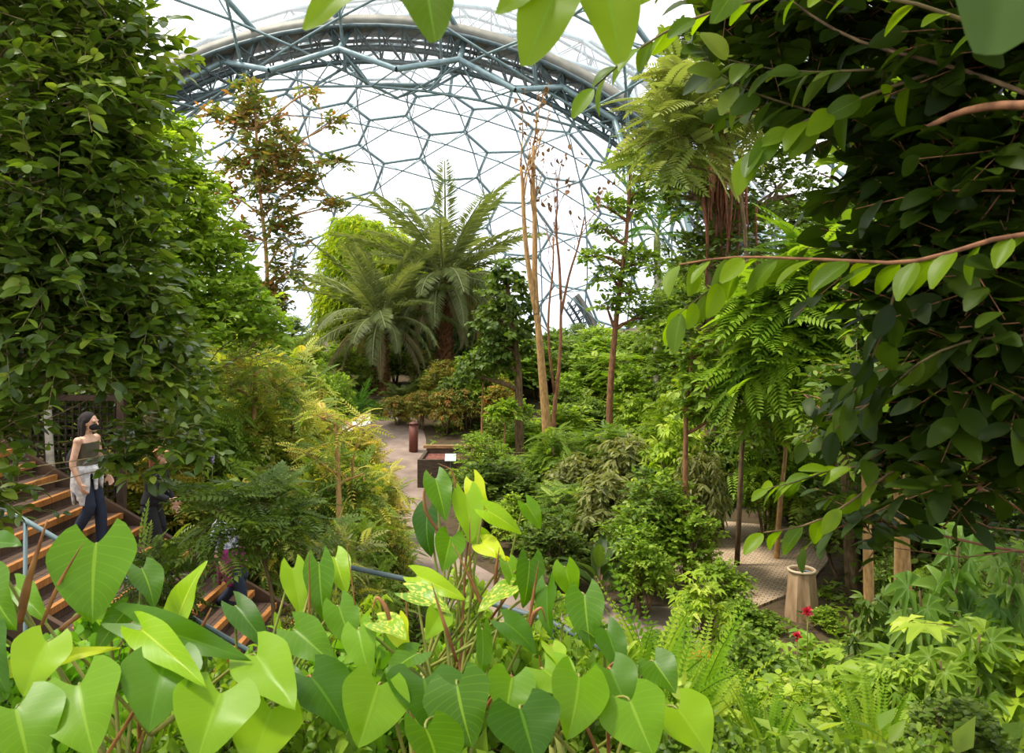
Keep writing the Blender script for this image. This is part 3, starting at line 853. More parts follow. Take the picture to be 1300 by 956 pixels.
# lattice fence panel and pale post by the top of the stairs
lf = empty('lattice_fence', (-6.4, 11.3, gz(-6.4, 11.3)), 'dark brown lattice fence panel behind the top of the wooden stairs', 'fence')
lx0, lx1, lz0, lz1 = -7.6, -5.6, 3.6, 5.0; f1 = MB()
for i in range(21):
    x = lx0 + (lx1 - lx0) * i / 20; f1.box((x, 11.3, (lz0 + lz1) / 2), (.025, .02, lz1 - lz0))
for i in range(15):
    z = lz0 + (lz1 - lz0) * i / 14; f1.box(((lx0 + lx1) / 2, 11.32, z), (lx1 - lx0, .02, .025))
rel(link('lattice', f1.mesh('lattice', mat_noise('dark_lattice', (44, 34, 24), (66, 52, 38), 6, .9), False), lf), lf)
rel(link('top_rail', MB().box(((lx0 + lx1) / 2, 11.3, lz1 + .04), (lx1 - lx0 + .1, .09, .08)).mesh('top_rail', wood, False), lf), lf)
for x in (lx0, lx1):
    rel(link('post', MB().box((x, 11.3, (gz(x, 11.3) + lz1) / 2), (.1, .1, lz1 - gz(x, 11.3) + .3)).mesh('post', wood, False), lf), lf)
p = W(65, 600, 10.75); gp = gz(p[0], p[1])
mbp = MB().tube([(p[0], p[1], gp - .1), (p[0], p[1], 4.0), (p[0] - .06, p[1], 5.15)], [.06, .055, .05], 8)
tag(link('wooden_post', mbp.mesh('post', M['bark_grey'])), 'pale grey weathered post behind the woman in the olive top', 'post')

# ------------------------------------------------------------------ litter bin
b = W(1018, 785, 14.0); bg_ = gz(b[0], b[1])
binr = empty('litter_bin', (b[0], b[1], bg_), 'six-sided wooden plank litter bin with an open round top', 'bin')
plank = mat_noise('bin_plank', (142, 112, 80), (192, 160, 122), 3, .8, (3, 3, .5), .3)
hb = 6 - (722 - HOR) / FOC * 14 - bg_ - .03
for i in range(8):
    a0, a1 = math.radians(i * 45 + 10), math.radians(i * 45 + 54); rb, rt = .31, .235
    V = []
    for r_, z in ((rb, -.02), (rt, hb)):
        for a in (a0, a1):
            for o_ in (0, -.035): V.append(((r_ + o_) * math.cos(a), (r_ + o_) * math.sin(a), z))
    F = [[0, 2, 6, 4], [1, 5, 7, 3], [0, 4, 5, 1], [2, 3, 7, 6], [4, 6, 7, 5], [0, 1, 3, 2]]
    link('plank', MB().add(V, F, [4] * 6).mesh('plank', plank, False), binr)
a = np.linspace(0, 2 * math.pi, 33); rim = MB()
rim.tube(np.stack([.228 * np.cos(a), .228 * np.sin(a), 0 * a + hb + .01], -1), .026, 8, cap=False); link('rim', rim.mesh('rim', mat_plain('rim_wood', (206, 184, 150))), binr)
ln = MB(); V = []
for z, r_ in ((hb - .005, .205), (.1, .2)):
    V += [(r_ * math.cos(t), r_ * math.sin(t), z) for t in a[:-1]]
i = np.arange(32); ln.add(V, np.concatenate([np.stack([i, (i + 1) % 32, 32 + (i + 1) % 32, 32 + i], -1).ravel(), 32 + i]), [4] * 32 + [32])
link('liner', ln.mesh('liner', mat_plain('black_liner', (24, 24, 24))), binr)
hp = np.radians(np.linspace(20, 160, 9)); link('bag_hoop', MB().tube(np.stack([.06 + .11 * np.cos(hp), -.04 + .11 * np.sin(hp), 0 * hp + hb - .03], -1), .012, 6).mesh('bag_hoop', M['steel']), binr)

# ------------------------------------------------------------------ signs, posts and planter by the path
def on(px, row_base, d): x = (px - CX) / FOC * d; return x, d, gz(x, d)
x, y, g = on(452, 0, 26.5)
sg = empty('information_lectern', (x, y, g), 'white slanted information board on a red-brown cabinet beside the path', 'sign')
maroon = mat_plain('red_brown_timber', (112, 58, 44)); white = mat_plain('white_panel', (226, 226, 220))
link('cabinet', MB().box((-.05, 0, .5), (.62, .45, 1.04)).box((-.05, 0, 1.08), (.4, .3, .16)).mesh('cabinet', maroon, False), sg)
Rr = np.array(Matrix.Rotation(-.35, 3, 'Y') @ Matrix.Rotation(.5, 3, 'X'))
link('board', MB().box((.02, -.05, 1.3), (1.0, .62, .04), Rr).mesh('board', white, False), sg)
x, y, g = on(525, 0, 28)
po = empty('bollard', (x, y, g), 'short round red-brown post standing beside the path under orange-tipped shrubs', 'post')
link('shaft', MB().tube([(0, 0, -.05), (0, 0, .5), (0, 0, 1.0)], .16, 14).mesh('shaft', maroon), po); link('cap', MB().tube([(0, 0, 1.0), (0, 0, 1.05), (0, 0, 1.09)], [.18, .17, .05], 14).mesh('cap', mat_plain('bollard_top', (92, 46, 36))), po)
dk = mat_noise('dark_timber', (62, 50, 38), (92, 76, 58), 4, .85, (1, 1, 8), .3); lt = mat_noise('pale_timber', (150, 112, 74), (184, 146, 100), 4, .8, (1, 6, 1), .2)
x, y, g = on(575, 0, 25)
pb = empty('raised_planter', (x, y, g), 'raised bed with dark timber front and light brown rail beside the path', 'planter')
link('front_boards', MB().box((-.3, -.6, .38), (1.5, .1, .9)).box((-1.0, .45, .36), (.1, 2.1, .86)).mesh('front_boards', dk, False), pb)
link('back_boards', MB().box((.1, 1.5, .42), (2.2, .1, .9)).box((.45, .4, .36), (.1, 2.1, .84)).mesh('back_boards', dk, False), pb)
link('rail', MB().box((.1, 1.5, .92), (2.4, .16, .1)).mesh('rail', lt, False), pb)
link('soil', MB().box((-.28, .45, .55), (1.36, 1.98, .3)).mesh('soil', mat_noise('red_soil', (96, 50, 40), (140, 84, 66), 9, .95, bump=.8)), pb)
x, y, g = on(572, 0, 24.2)
pl = empty('plant_label', (x, y, g), 'small pale plant label on a stake in front of the raised bed', 'sign')
link('stake', MB().tube([(0, 0, -.05), (0, 0, .5), (0, 0, .98)], .02, 6).mesh('stake', M['steel_dark']), pl)
link('plate', MB().box((0, -.02, 1.02), (.34, .03, .26), np.array(Matrix.Rotation(-.7, 3, 'X'))).mesh('plate', mat_plain('pale_green_plate', (206, 222, 210)), False), pl)
# handrail of the viewing walk in the shrubs below
hr2 = empty('pipe_rail', (1.2, 5.3, gz(1.2, 5.3)), 'black tube rail running down among the heart-leaved plants', 'handrail')
link_pts = [W(420, 715, 6.6), W(560, 745, 6.0), W(700, 790, 5.4), W(780, 832, 4.9), W(870, 885, 4.4)]
rel(link('rail', MB().tube(link_pts, .022, 8).mesh('rail', M['steel_dark']), hr2), hr2)
for q in link_pts[1:4]: rel(link('post', MB().tube([(q[0], q[1], gz(q[0], q[1]) - .1), q * [1, 1, .5] + [0, 0, gz(q[0], q[1]) * .5], q], .018, 8).mesh('post', M['steel_dark']), hr2), hr2)
# ------------------------------------------------------------------ palms
RC = {}
def recolour(me, mt):
    k = (me.name, mt.name)
    if k not in RC:
        RC[k] = me.copy(); RC[k].materials.clear(); RC[k].materials.append(mt)
    return RC[k]
def add_fronds(root, base, n, L, kinds, mats, rng, e0, e1, name='frond'):
    """fronds from upright in the middle to hanging at the outside, each a mesh of its own sharing a few shapes"""
    for i in range(n):
        q = i / (n - 1); e = e1 + (e0 - e1) * q ** .8; a = i * 2.39996 + rng.uniform(-.2, .2)
        kd = kinds[min(int(q * len(kinds)), len(kinds) - 1)]
        mt = mats[min(int(q * len(mats)), len(mats) - 1)]
        o = link(name, recolour(kd[rng.integers(len(kd))], mt), root)
        ll = L * rng.uniform(.85, 1.1) * (1 - .38 * q)
        Rm = Matrix.Rotation(a, 4, 'Z') @ Matrix.Rotation(-e, 4, 'Y') @ Matrix.Rotation(rng.uniform(-.35, .35), 4, 'X')
        o.matrix_local = Matrix.Translation(Vector(base) + Vector((math.cos(a) * .1, math.sin(a) * .1, -.35 * q))) @ Rm @ Matrix.Scale(ll, 4)

def frond_mesh(n, ll, droop, w, fall, seed):
    T = frond_tm(n, ll, droop, w, fall, seed); mb = MB(); mb.add(T.V, T.L, T.K, T.T); return mb.mesh('frond', M['palm'])
FM_UP = [frond_mesh(80, .16, .55, .055, .0, 11), frond_mesh(80, .16, .8, .055, .1, 12)]
FM_MID = [frond_mesh(80, .16, 1.0, .055, .3, 13), frond_mesh(80, .16, 1.25, .055, .35, 14)]
FM_LOW = [frond_mesh(80, .13, 1.5, .06, .6, 15), frond_mesh(80, .13, 1.2, .06, .6, 16)]

def boots_trunk(h, r0, r1, rng):
    mb = MB(); P = bend((0, 0, -.2), (rng.uniform(-.1, .1), 0, h), rng, .008, 12); mb.tube(P, np.linspace(r0, r1, 12), 14)
    n = int(h * 55); t = np.sort(rng.random(n)); a = np.arange(n) * 2.4
    pos = np.stack([np.interp(t, np.linspace(0, 1, 12), P[:, i]) for i in range(3)], -1); rr = (r0 + (r1 - r0) * t) * .97
    O = np.stack([np.cos(a), np.sin(a), 0 * a], -1)
    place_arr(mb, leaf_simple(.8, .25, -.2), pos + O * rr[:, None], O * .45 + [0, 0, 1.0], O + 0.0, rng.uniform(.16, .3, n), rng.random(n))
    return mb.mesh('palm_trunk', M['palm_trunk'], False), P[-1]

rng = np.random.default_rng(3)
def palm(px, d, crown_row, L, n, r0, label, e1=1.35, old=True, e0=-.5):
    x = (px - CX) / FOC * d; g = gz(x, d); h = CAM[2] - (crown_row - HOR) / FOC * d - g
    r = empty('palm_tree', (x, d, g), label, 'palm')
    tm_, top = boots_trunk(h, r0, r0 * .8, rng); link('trunk', tm_, r)
    mats = [M['palm'], M['palm'], M['palm'], M['palm'], M['palm_old']] if old else [M['palm']]
    add_fronds(r, (top[0], top[1], h), n, L, [FM_UP, FM_UP, FM_MID, FM_MID, FM_LOW], mats, rng, e0, e1)
    return r
palm(567, 38, 352, 5.9, 58, .36, 'tall palm with a thick shaggy brown trunk and arching grey-green fronds', 1.35)
palm(484, 36, 402, 5.0, 48, .28, 'shorter palm with a shaggy trunk and drooping fronds beside the bamboo', 1.35, e0=-.32)
# slender palm with smooth pale trunk
x, d = (834 - CX) / FOC * 33, 33; g = gz(x, d); h = CAM[2] - (290 - HOR) / FOC * d - g
r = empty('feather_palm', (x, d, g), 'slender palm with a smooth pale grey trunk and small green crown', 'palm')
mb = MB().tube(bend((0, 0, -.2), (0, 0, h - 1.3), rng, .004, 10), np.linspace(.19, .14, 10), 12); link('trunk', mb.mesh('trunk', M['bark_grey']), r)
mb = MB().tube([(0, 0, h - 1.4), (0, 0, h - .7), (0, 0, h)], [.15, .15, .09], 12); link('crownshaft', mb.mesh('crownshaft', M['culm']), r)
add_fronds(r, (0, 0, h), 13, 2.9, [FM_UP, FM_MID], [M['royal']], rng, -.1, 1.45)

# ------------------------------------------------------------------ bamboo
def bamboo(px, d, blobs, n, culms, leaf, label, rng, size=(.55, .95), tw=800, drop=.5):
    x = (px - CX) / FOC * d; g = gz(x, d); r = empty('bamboo_clump', (x, d, g), label, 'bamboo')
    B = []
    for (bx, br, dd, rx, rz) in blobs:
        c = W(bx, br, dd) - [x, d, g]; B.append((c[0], c[1], c[2], rx, min(rx, 2.2), rz))
    f = MB(); st = MB()
    s = cloud(f, rng, B, tw, 5, 1.0, T_BAM, size, jit=.5, droop=.7, leafdrop=drop, hollow=.35, stick=(st, .008))
    link('foliage', f.mesh('bamboo_foliage', M[leaf]), r); link('twigs', st.mesh('bamboo_twigs', M['culm']), r)
    for i in range(culms):
        b = B[rng.integers(len(B))]; a = rng.uniform(0, 6.28); q = rng.uniform(0, 1.1)
        m1 = MB(); e = np.array([b[0] + rng.normal(0, b[3] * .5), b[1] + rng.normal(0, .5), b[2] + b[5] * .5])
        s0 = np.array([math.cos(a) * q + (e[0]) * .25, math.sin(a) * q, -.2]); P = bend(s0, e, rng, .03, 9, .0)
        m1.tube(P, np.linspace(.055, .015, 9), 6); link('culm', m1.mesh('culm', M['culm']), r)
rng = np.random.default_rng(8)
bamboo(478, 45, [(448, 300, 45, 1.5, 1.5), (475, 318, 45, 2.1, 2.1), (510, 335, 45, 1.9, 1.7), (545, 345, 45, 1.9, 1.6), (430, 345, 45, 1.0, 2.2), (424, 400, 45, .9, 2.0), (585, 355, 46, 1.6, 1.4), (450, 375, 45, 1.8, 1.6)],
       30, 26, 'bamboo', 'tall clump of yellow-green bamboo rising behind the palms', rng, tw=1500)
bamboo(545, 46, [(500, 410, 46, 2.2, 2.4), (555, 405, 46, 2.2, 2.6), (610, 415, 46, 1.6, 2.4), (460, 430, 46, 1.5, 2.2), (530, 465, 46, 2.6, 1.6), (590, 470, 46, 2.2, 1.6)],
       30, 24, 'bamboo_shaded', 'lower bamboo, leaves coloured darker for its shade, behind the two shaggy palm trunks', rng, tw=1600, drop=.9)

# ------------------------------------------------------------------ bare forked trees
def grow(mb, rng, p, d, L, r, depth, tips, spread=.5, up=.25, sides=7):
    k = 5; P = [p]; q = np.array(p, float); dd = nrm(d)
    for i in range(k):
        dd = nrm(dd + rng.normal(0, .07, 3) + [0, 0, .04]); q = q + dd * L / k; P.append(q)
    mb.tube(P, np.linspace(r, r * .62, k + 1), max(sides, 3)); tips.append((P[-1], dd))
    if depth:
        n = 2 + (rng.random() < .4)
        for i in range(n):
            a = nrm(dd + rng.normal(0, spread, 3) + [0, 0, up]); j = k if i < 2 else rng.integers(2, k)
            grow(mb, rng, P[j], a, L * rng.uniform(.6, .85), r * (.62 if i == 0 else .48), depth - 1, tips, spread, up, sides - 1)

def bare_tree(path, r0, label, rng, bark, forks, leafn):
    d = path[0][2]; b = W(*path[0]); g = gz(b[0], b[1]); r = empty('bare_tree', (b[0], b[1], g), label, 'tree')
    loc = np.array([b[0], b[1], g]); mb = MB(); tips = []
    P = np.array([W(*q) - loc for q in path]); P[0][2] = -.2
    tt = np.linspace(0, 1, len(P)); t = np.linspace(0, 1, 14); P = np.stack([np.interp(t, tt, P[:, i]) for i in range(3)], -1); P[1:-1] = (P[:-2] + 2 * P[1:-1] + P[2:]) / 4
    tr = MB().tube(P, np.linspace(r0, r0 * .45, 14), 10); link('trunk', tr.mesh('bare_trunk', M[bark]), r)
    for fk in forks:
        Q = np.array([W(*q) - loc for q in fk['p']]); t = np.linspace(0, 1, 10); tt = np.linspace(0, 1, len(Q)); Q = np.stack([np.interp(t, tt, Q[:, i]) for i in range(3)], -1); Q[1:-1] = (Q[:-2] + 2 * Q[1:-1] + Q[2:]) / 4
        mb = MB().tube(Q, np.linspace(fk['r'], fk['r'] * .5, 10), 8)
        for _ in range(fk.get('n', 3)):
            j = rng.integers(5, 10); grow(mb, rng, Q[j], nrm(Q[-1] - Q[-3]) + rng.normal(0, .3, 3), fk.get('L', 1.1), fk['r'] * .38, 3, tips, .33, .35, 6)
        link('branch', mb.mesh('bare_branch', M[bark]), r)
    f = MB(); sel = [tips[i] for i in rng.permutation(len(tips))[:leafn]]
    pos = np.array([s[0] for s in sel]); n = len(pos)
    place_arr(f, leaf_simple(.6, .2, .3), pos, rng.normal(0, .5, (n, 3)) - [0, 0, .8], rng.normal(0, 1, (n, 3)), rng.uniform(.14, .24, n), rng.random(n))
    link('dry_leaves', f.mesh('dry_leaves', M['dry']), r)
rng = np.random.default_rng(21)
bare_tree([(697, 622, 24), (694, 540, 24), (688, 470, 24), (683, 410, 24), (678, 380, 24)], .17, 'tan bare tree forking into tall leafless stems, foot hidden in pinnate leaves', rng, 'bark_tan', [
    dict(p=[(683, 410, 24), (672, 350, 24), (665, 290, 24), (664, 235, 24), (661, 212, 24)], r=.09, n=3, L=.8),
    dict(p=[(681, 400, 24), (678, 340, 24.2), (680, 290, 24.3), (676, 230, 24.3), (677, 185, 24.3)], r=.10, n=4, L=.7)], 45)
bare_tree([(701, 560, 25), (703, 520, 25), (710, 470, 25), (712, 420, 25), (712, 375, 25)], .085, 'thin leafless reddish tree leaning behind the tan forked tree', rng, 'bark_red', [
    dict(p=[(712, 380, 25), (710, 330, 25), (705, 290, 25), (708, 255, 25)], r=.05, n=5, L=.9),
    dict(p=[(712, 400, 25), (722, 350, 25), (735, 310, 25), (742, 275, 25)], r=.045, n=3, L=.7),
    dict(p=[(704, 500, 25), (695, 430, 24.8), (697, 380, 24.8), (703, 340, 24.8), (702, 300, 24.8)], r=.045, n=3, L=.8)], 60)

# ------------------------------------------------------------------ special trees
def tree_at(px, d, path, r0, blobs, twigs, per, T, size, leaf, bark, name, label, rng, tl=.5, nsub=6, cat='tree', droop=.25, leafdrop=0., leaf_name='crown', jit=.5, hollow=.45, extra=None):
    """trunk through (px,row,d) points, ellipsoids as (px,row,d,width px,height px)"""
    x = (px - CX) / FOC * d; g = gz(x, d); r = empty(name, (x, d, g), label, cat); loc = np.array([x, d, g])
    P = np.array([W(*q) - loc for q in path]); P[0] = [P[0][0], P[0][1], -.2]
    t = np.linspace(0, 1, 14); tt = np.linspace(0, 1, len(P)); P = np.stack([np.interp(t, tt, P[:, i]) for i in range(3)], -1); P[1:-1] = (P[:-2] + 2 * P[1:-1] + P[2:]) / 4
    st = MB().tube(P, np.linspace(r0, r0 * .4, 14), 9); link('trunk', st.mesh('trunk', M[bark]), r)
    B = []
    for q in blobs:
        bx, br, bd, w_, h_ = q[:5]; c = W(bx, br, bd) - loc; rx = w_ * bd / FOC / 2; B.append((c[0], c[1], c[2], rx, q[5] if len(q) > 5 else rx, h_ * bd / FOC / 2))
    f = MB(); br_ = MB()
    s = cloud(f, rng, B, twigs, per, tl, T, size, droop=droop, leafdrop=leafdrop, stick=(br_, .008 if d > 9 else .004), jit=jit, hollow=hollow)
    limbs(br_, rng, P, B, s, r0, nsub)
    link('branches', br_.mesh('branches', M[bark]), r); link(leaf_name, f.mesh('leaves', M[leaf]), r)
    return r, loc, B, P
rng = np.random.default_rng(30)
# slim tree with rust-tinted leaves in front of the dome
tree_at(342, 30, [(340, 560, 30), (338, 430, 30), (340, 330, 30), (330, 250, 30), (326, 180, 30), (322, 110, 30)], .10,
        [(315, 120, 30, 50, 40), (330, 150, 30, 62, 50), (310, 165, 30, 60, 50), (355, 185, 30, 60, 46), (335, 205, 30, 70, 50), (375, 215, 30, 62, 40), (300, 215, 30, 40, 36), (390, 120, 30, 34, 24), (425, 155, 30, 30, 20), (425, 205, 30, 34, 18), (350, 235, 30, 70, 40), (395, 240, 30, 46, 30), (425, 262, 30, 34, 20), (350, 275, 30, 56, 50), (365, 305, 30, 50, 50), (300, 300, 30, 40, 50), (365, 345, 30, 50, 50), (340, 380, 30, 60, 50), (268, 145, 30, 26, 30), (285, 250, 30, 36, 40)],
        780, 8, T_LEAF, (.20, .31), 'rust', 'bark_tan', 'slim_tree', 'slender tall tree with sparse green and rust-red leaves against the dome', rng, tl=.7, nsub=5)
# vine-wrapped tree
tree_at(658, 26, [(661, 612, 26), (659, 540, 26), (658, 460, 26), (648, 400, 26), (642, 345, 26)], .17,
        [(640, 345, 26, 44, 34), (642, 375, 26, 70, 60), (640, 410, 26, 84, 60), (645, 440, 26, 76, 40), (628, 460, 26, 50, 46), (600, 470, 26, 40, 46)],
        460, 8, T_ROUND, (.15, .22), 'dark', 'bark', 'vine_covered_tree', 'upright tree wrapped in dark glossy heart-shaped leaves beside the bare tree', rng, leafdrop=.5)
# open tiered tree
tree_at(776, 27, [(773, 565, 27), (774, 500, 27), (779, 440, 27), (786, 370, 27), (796, 300, 27), (800, 220, 27)], .13,
        [(806, 208, 27, 60, 34), (790, 195, 27, 30, 24), (826, 240, 27, 60, 44), (808, 262, 27, 60, 36), (768, 262, 27, 36, 30), (766, 290, 27, 32, 26), (752, 325, 27, 44, 20), (790, 325, 27, 60, 24), (815, 335, 27, 50, 40), (775, 350, 27, 50, 26), (800, 375, 27, 60, 30), (770, 390, 27, 40, 24), (815, 405, 27, 50, 36)],
        420, 8, T_LEAF, (.17, .26), 'mid', 'bark_red', 'tiered_tree', 'tall open tree with leaf clusters in tiers in front of the pale-trunked palm', rng, tl=.6, nsub=5)
# big tree with hanging roots
r, loc, B, P = tree_at(908, 20, [(905, 640, 20), (903, 500, 20), (906, 380, 20), (912, 260, 20), (918, 120, 20), (922, 20, 20)], .30,
        [(865, 150, 20, 80, 90), (850, 205, 20, 60, 60), (900, 90, 20, 120, 90), (960, 60, 20, 140, 110), (880, 250, 20, 90, 80), (955, 160, 20, 120, 110), (890, 330, 20, 90, 90), (930, 300, 20, 90, 110), (960, 390, 20, 100, 100), (890, 410, 20, 70, 80), (985, 250, 21, 120, 120), (870, 60, 21, 80, 70)],
        1500, 9, T_LEAF, (.14, .22), 'dark', 'bark', 'strangler_fig', 'large dark tree draped with reddish hanging roots beside the pale-trunked palm', rng, tl=.6, nsub=8)
for i in range(34):
    if i < 20: px0, r0_, r1_ = rng.normal(910, 7), rng.uniform(150, 180), rng.uniform(240, 300)
    else: px0, r0_, r1_ = rng.uniform(890, 965), rng.uniform(180, 260), rng.uniform(270, 430)
    a, b_ = W(px0, r0_, 19.2 + rng.normal(0, .15)) - loc, W(px0 + rng.normal(0, 5), r1_, 19.2 + rng.normal(0, .15)) - loc
    link('aerial_root', MB().tube(bend(a, b_, rng, .03, 7), np.linspace(.05, .02, 7) * rng.uniform(.5, 1.3), 5).mesh('aerial_root', M['root']), r)
# trees with long compound leaves in front of the fig
tree_at(900, 17, [(935, 700, 17), (945, 500, 17), (950, 300, 17), (925, 170, 17), (890, 130, 17)], .06, [(850, 135, 16.5, 110, 50), (868, 175, 16.5, 90, 60), (845, 205, 16.5, 70, 60), (925, 130, 17, 130, 90), (900, 90, 17, 130, 60)], 75, 4, T_PINBIG, (.8, 1.25), 'pale', 'bark', 'compound_leaved_tree', 'tree with long pale yellowish compound leaves spreading over the hanging roots', rng, tl=.8, droop=.45, jit=.3, hollow=.2, nsub=3)
tree_at(1040, 15, [(1085, 760, 15), (1075, 560, 15), (1060, 420, 15), (1050, 300, 15)], .16, [(1000, 372, 15, 110, 70), (1060, 340, 15, 130, 90), (1020, 400, 15, 150, 100), (1090, 400, 15, 130, 110), (985, 420, 15, 90, 90), (1050, 470, 15, 160, 90), (980, 480, 15, 110, 70), (1110, 320, 15.5, 130, 110)], 300, 4, T_PINBIG, (.8, 1.2), 'bright', 'bark', 'compound_leaved_tree', 'bright green tree with fern-like compound leaves below the dark overhanging boughs', rng, nsub=14, tl=.5, droop=.35, jit=.25)
# climber-clad trunk between fig and dark boughs
tree_at(880, 15.5, [(872, 700, 15.5), (870, 600, 15.5), (871, 520, 15.5), (880, 440, 15.5)], .07, [(885, 450, 15.5, 70, 40), (895, 490, 15.5, 90, 50), (880, 520, 15.5, 60, 40), (915, 520, 15.5, 60, 60)], 200, 8, T_OVAL, (.13, .19), 'mid', 'bark_red', 'climber_clad_sapling', 'sapling smothered by a pale-leaved climber under the hanging roots', rng, leafdrop=.4)
tree_at(1148, 12, [(1146, 830, 12), (1146, 740, 12), (1144, 640, 12), (1130, 500, 12)], .16, [(1130, 470, 12, 170, 130), (1200, 430, 12.5, 190, 160), (1240, 330, 12.5, 220, 180), (1150, 300, 13, 180, 160)], 420, 9, T_LEAF, (.16, .23), 'deep', 'bark_tan', 'shade_tree', 'dark-crowned tree with a tan trunk behind the hand-leaved shrubs', rng)
tree_at(1100, 11, [(1106, 780, 11), (1102, 700, 11), (1098, 600, 11), (1100, 520, 11)], .085, [(1100, 500, 11, 150, 90), (1080, 560, 11, 120, 60)], 150, 8, T_LEAF, (.15, .22), 'dark', 'bark_tan', 'young_tree', 'young tree with a straight thin pale-brown trunk beside the litter bin', rng)
tree_at(990, 17.5, [(985, 700, 17.5), (990, 640, 17.5), (997, 580, 17.5), (1000, 520, 17.5)], .07, [(1005, 520, 17.5, 110, 80), (960, 540, 17.5, 100, 60)], 200, 8, T_LEAF, (.16, .22), 'mid', 'bark_tan', 'young_tree', 'leaning thin-trunked young tree standing behind the brick paving', rng)
# orchard of slim trunks beside the walk
for px, d, rows, top, wd, leaf, lab in [
        (612, 27, 600, 455, 40, 'mid', 'slim young tree with a bare straight stem nearest the raised bed'),
        (640, 25, 620, 520, 34, 'bright', 'thin sapling with light green leaves left of the vine-wrapped tree'),
        (322, 14, 600, 470, 100, 'yellow', 'thin-trunked tree with yellowish leaves behind the child-height shrubs')]:
    tree_at(px, d, [(px, rows, d), (px, (rows + top) / 2, d), (px + 2, top, d)], .055 if d > 20 else .07, [(px, top, d, wd, wd * .7), (px - wd * .3, top + wd * .2, d, wd * .7, wd * .5), (px + wd * .3, top + wd * .25, d, wd * .7, wd * .5)], 110 if d > 20 else 70, 8 if d > 20 else 3,
            T_LEAF if d > 20 else T_PINFINE, (.14, .2) if d > 20 else (.3, .42), leaf, 'bark_tan', 'sapling', lab, rng, leaf_name='crown')

tree_at(360, 7.3, [(360, 960, 7.3), (352, 850, 7.3), (345, 740, 7.3), (318, 670, 7.3)], .03, [(310, 650, 7.3, 120, 70), (275, 640, 7.2, 80, 60), (355, 690, 7.3, 90, 60), (300, 690, 7.2, 90, 40), (340, 640, 7.4, 100, 60), (385, 650, 7.4, 70, 60)], 75, 4, T_PIN, (.26, .40), 'dark', 'bark', 'pinnate_sapling', 'dark sapling with feathery pinnate leaves hanging over the lower stairs', rng, tl=.3, droop=.3, jit=.3, nsub=5)
tree_at(428, 11.4, [(430, 760, 11.4), (431, 660, 11.4), (429, 590, 11.4), (426, 540, 11.4)], .055, [(405, 528, 11.4, 50, 30), (452, 540, 11.4, 60, 34), (395, 580, 11.3, 50, 40), (462, 600, 11.5, 50, 40)], 26, 3, T_PINFINE, (.24, .36), 'gold', 'bark_tan', 'pollarded_tree', 'small tree with a cut reddish trunk standing clear among yellow feathery shrubs', rng, tl=.3, nsub=3)
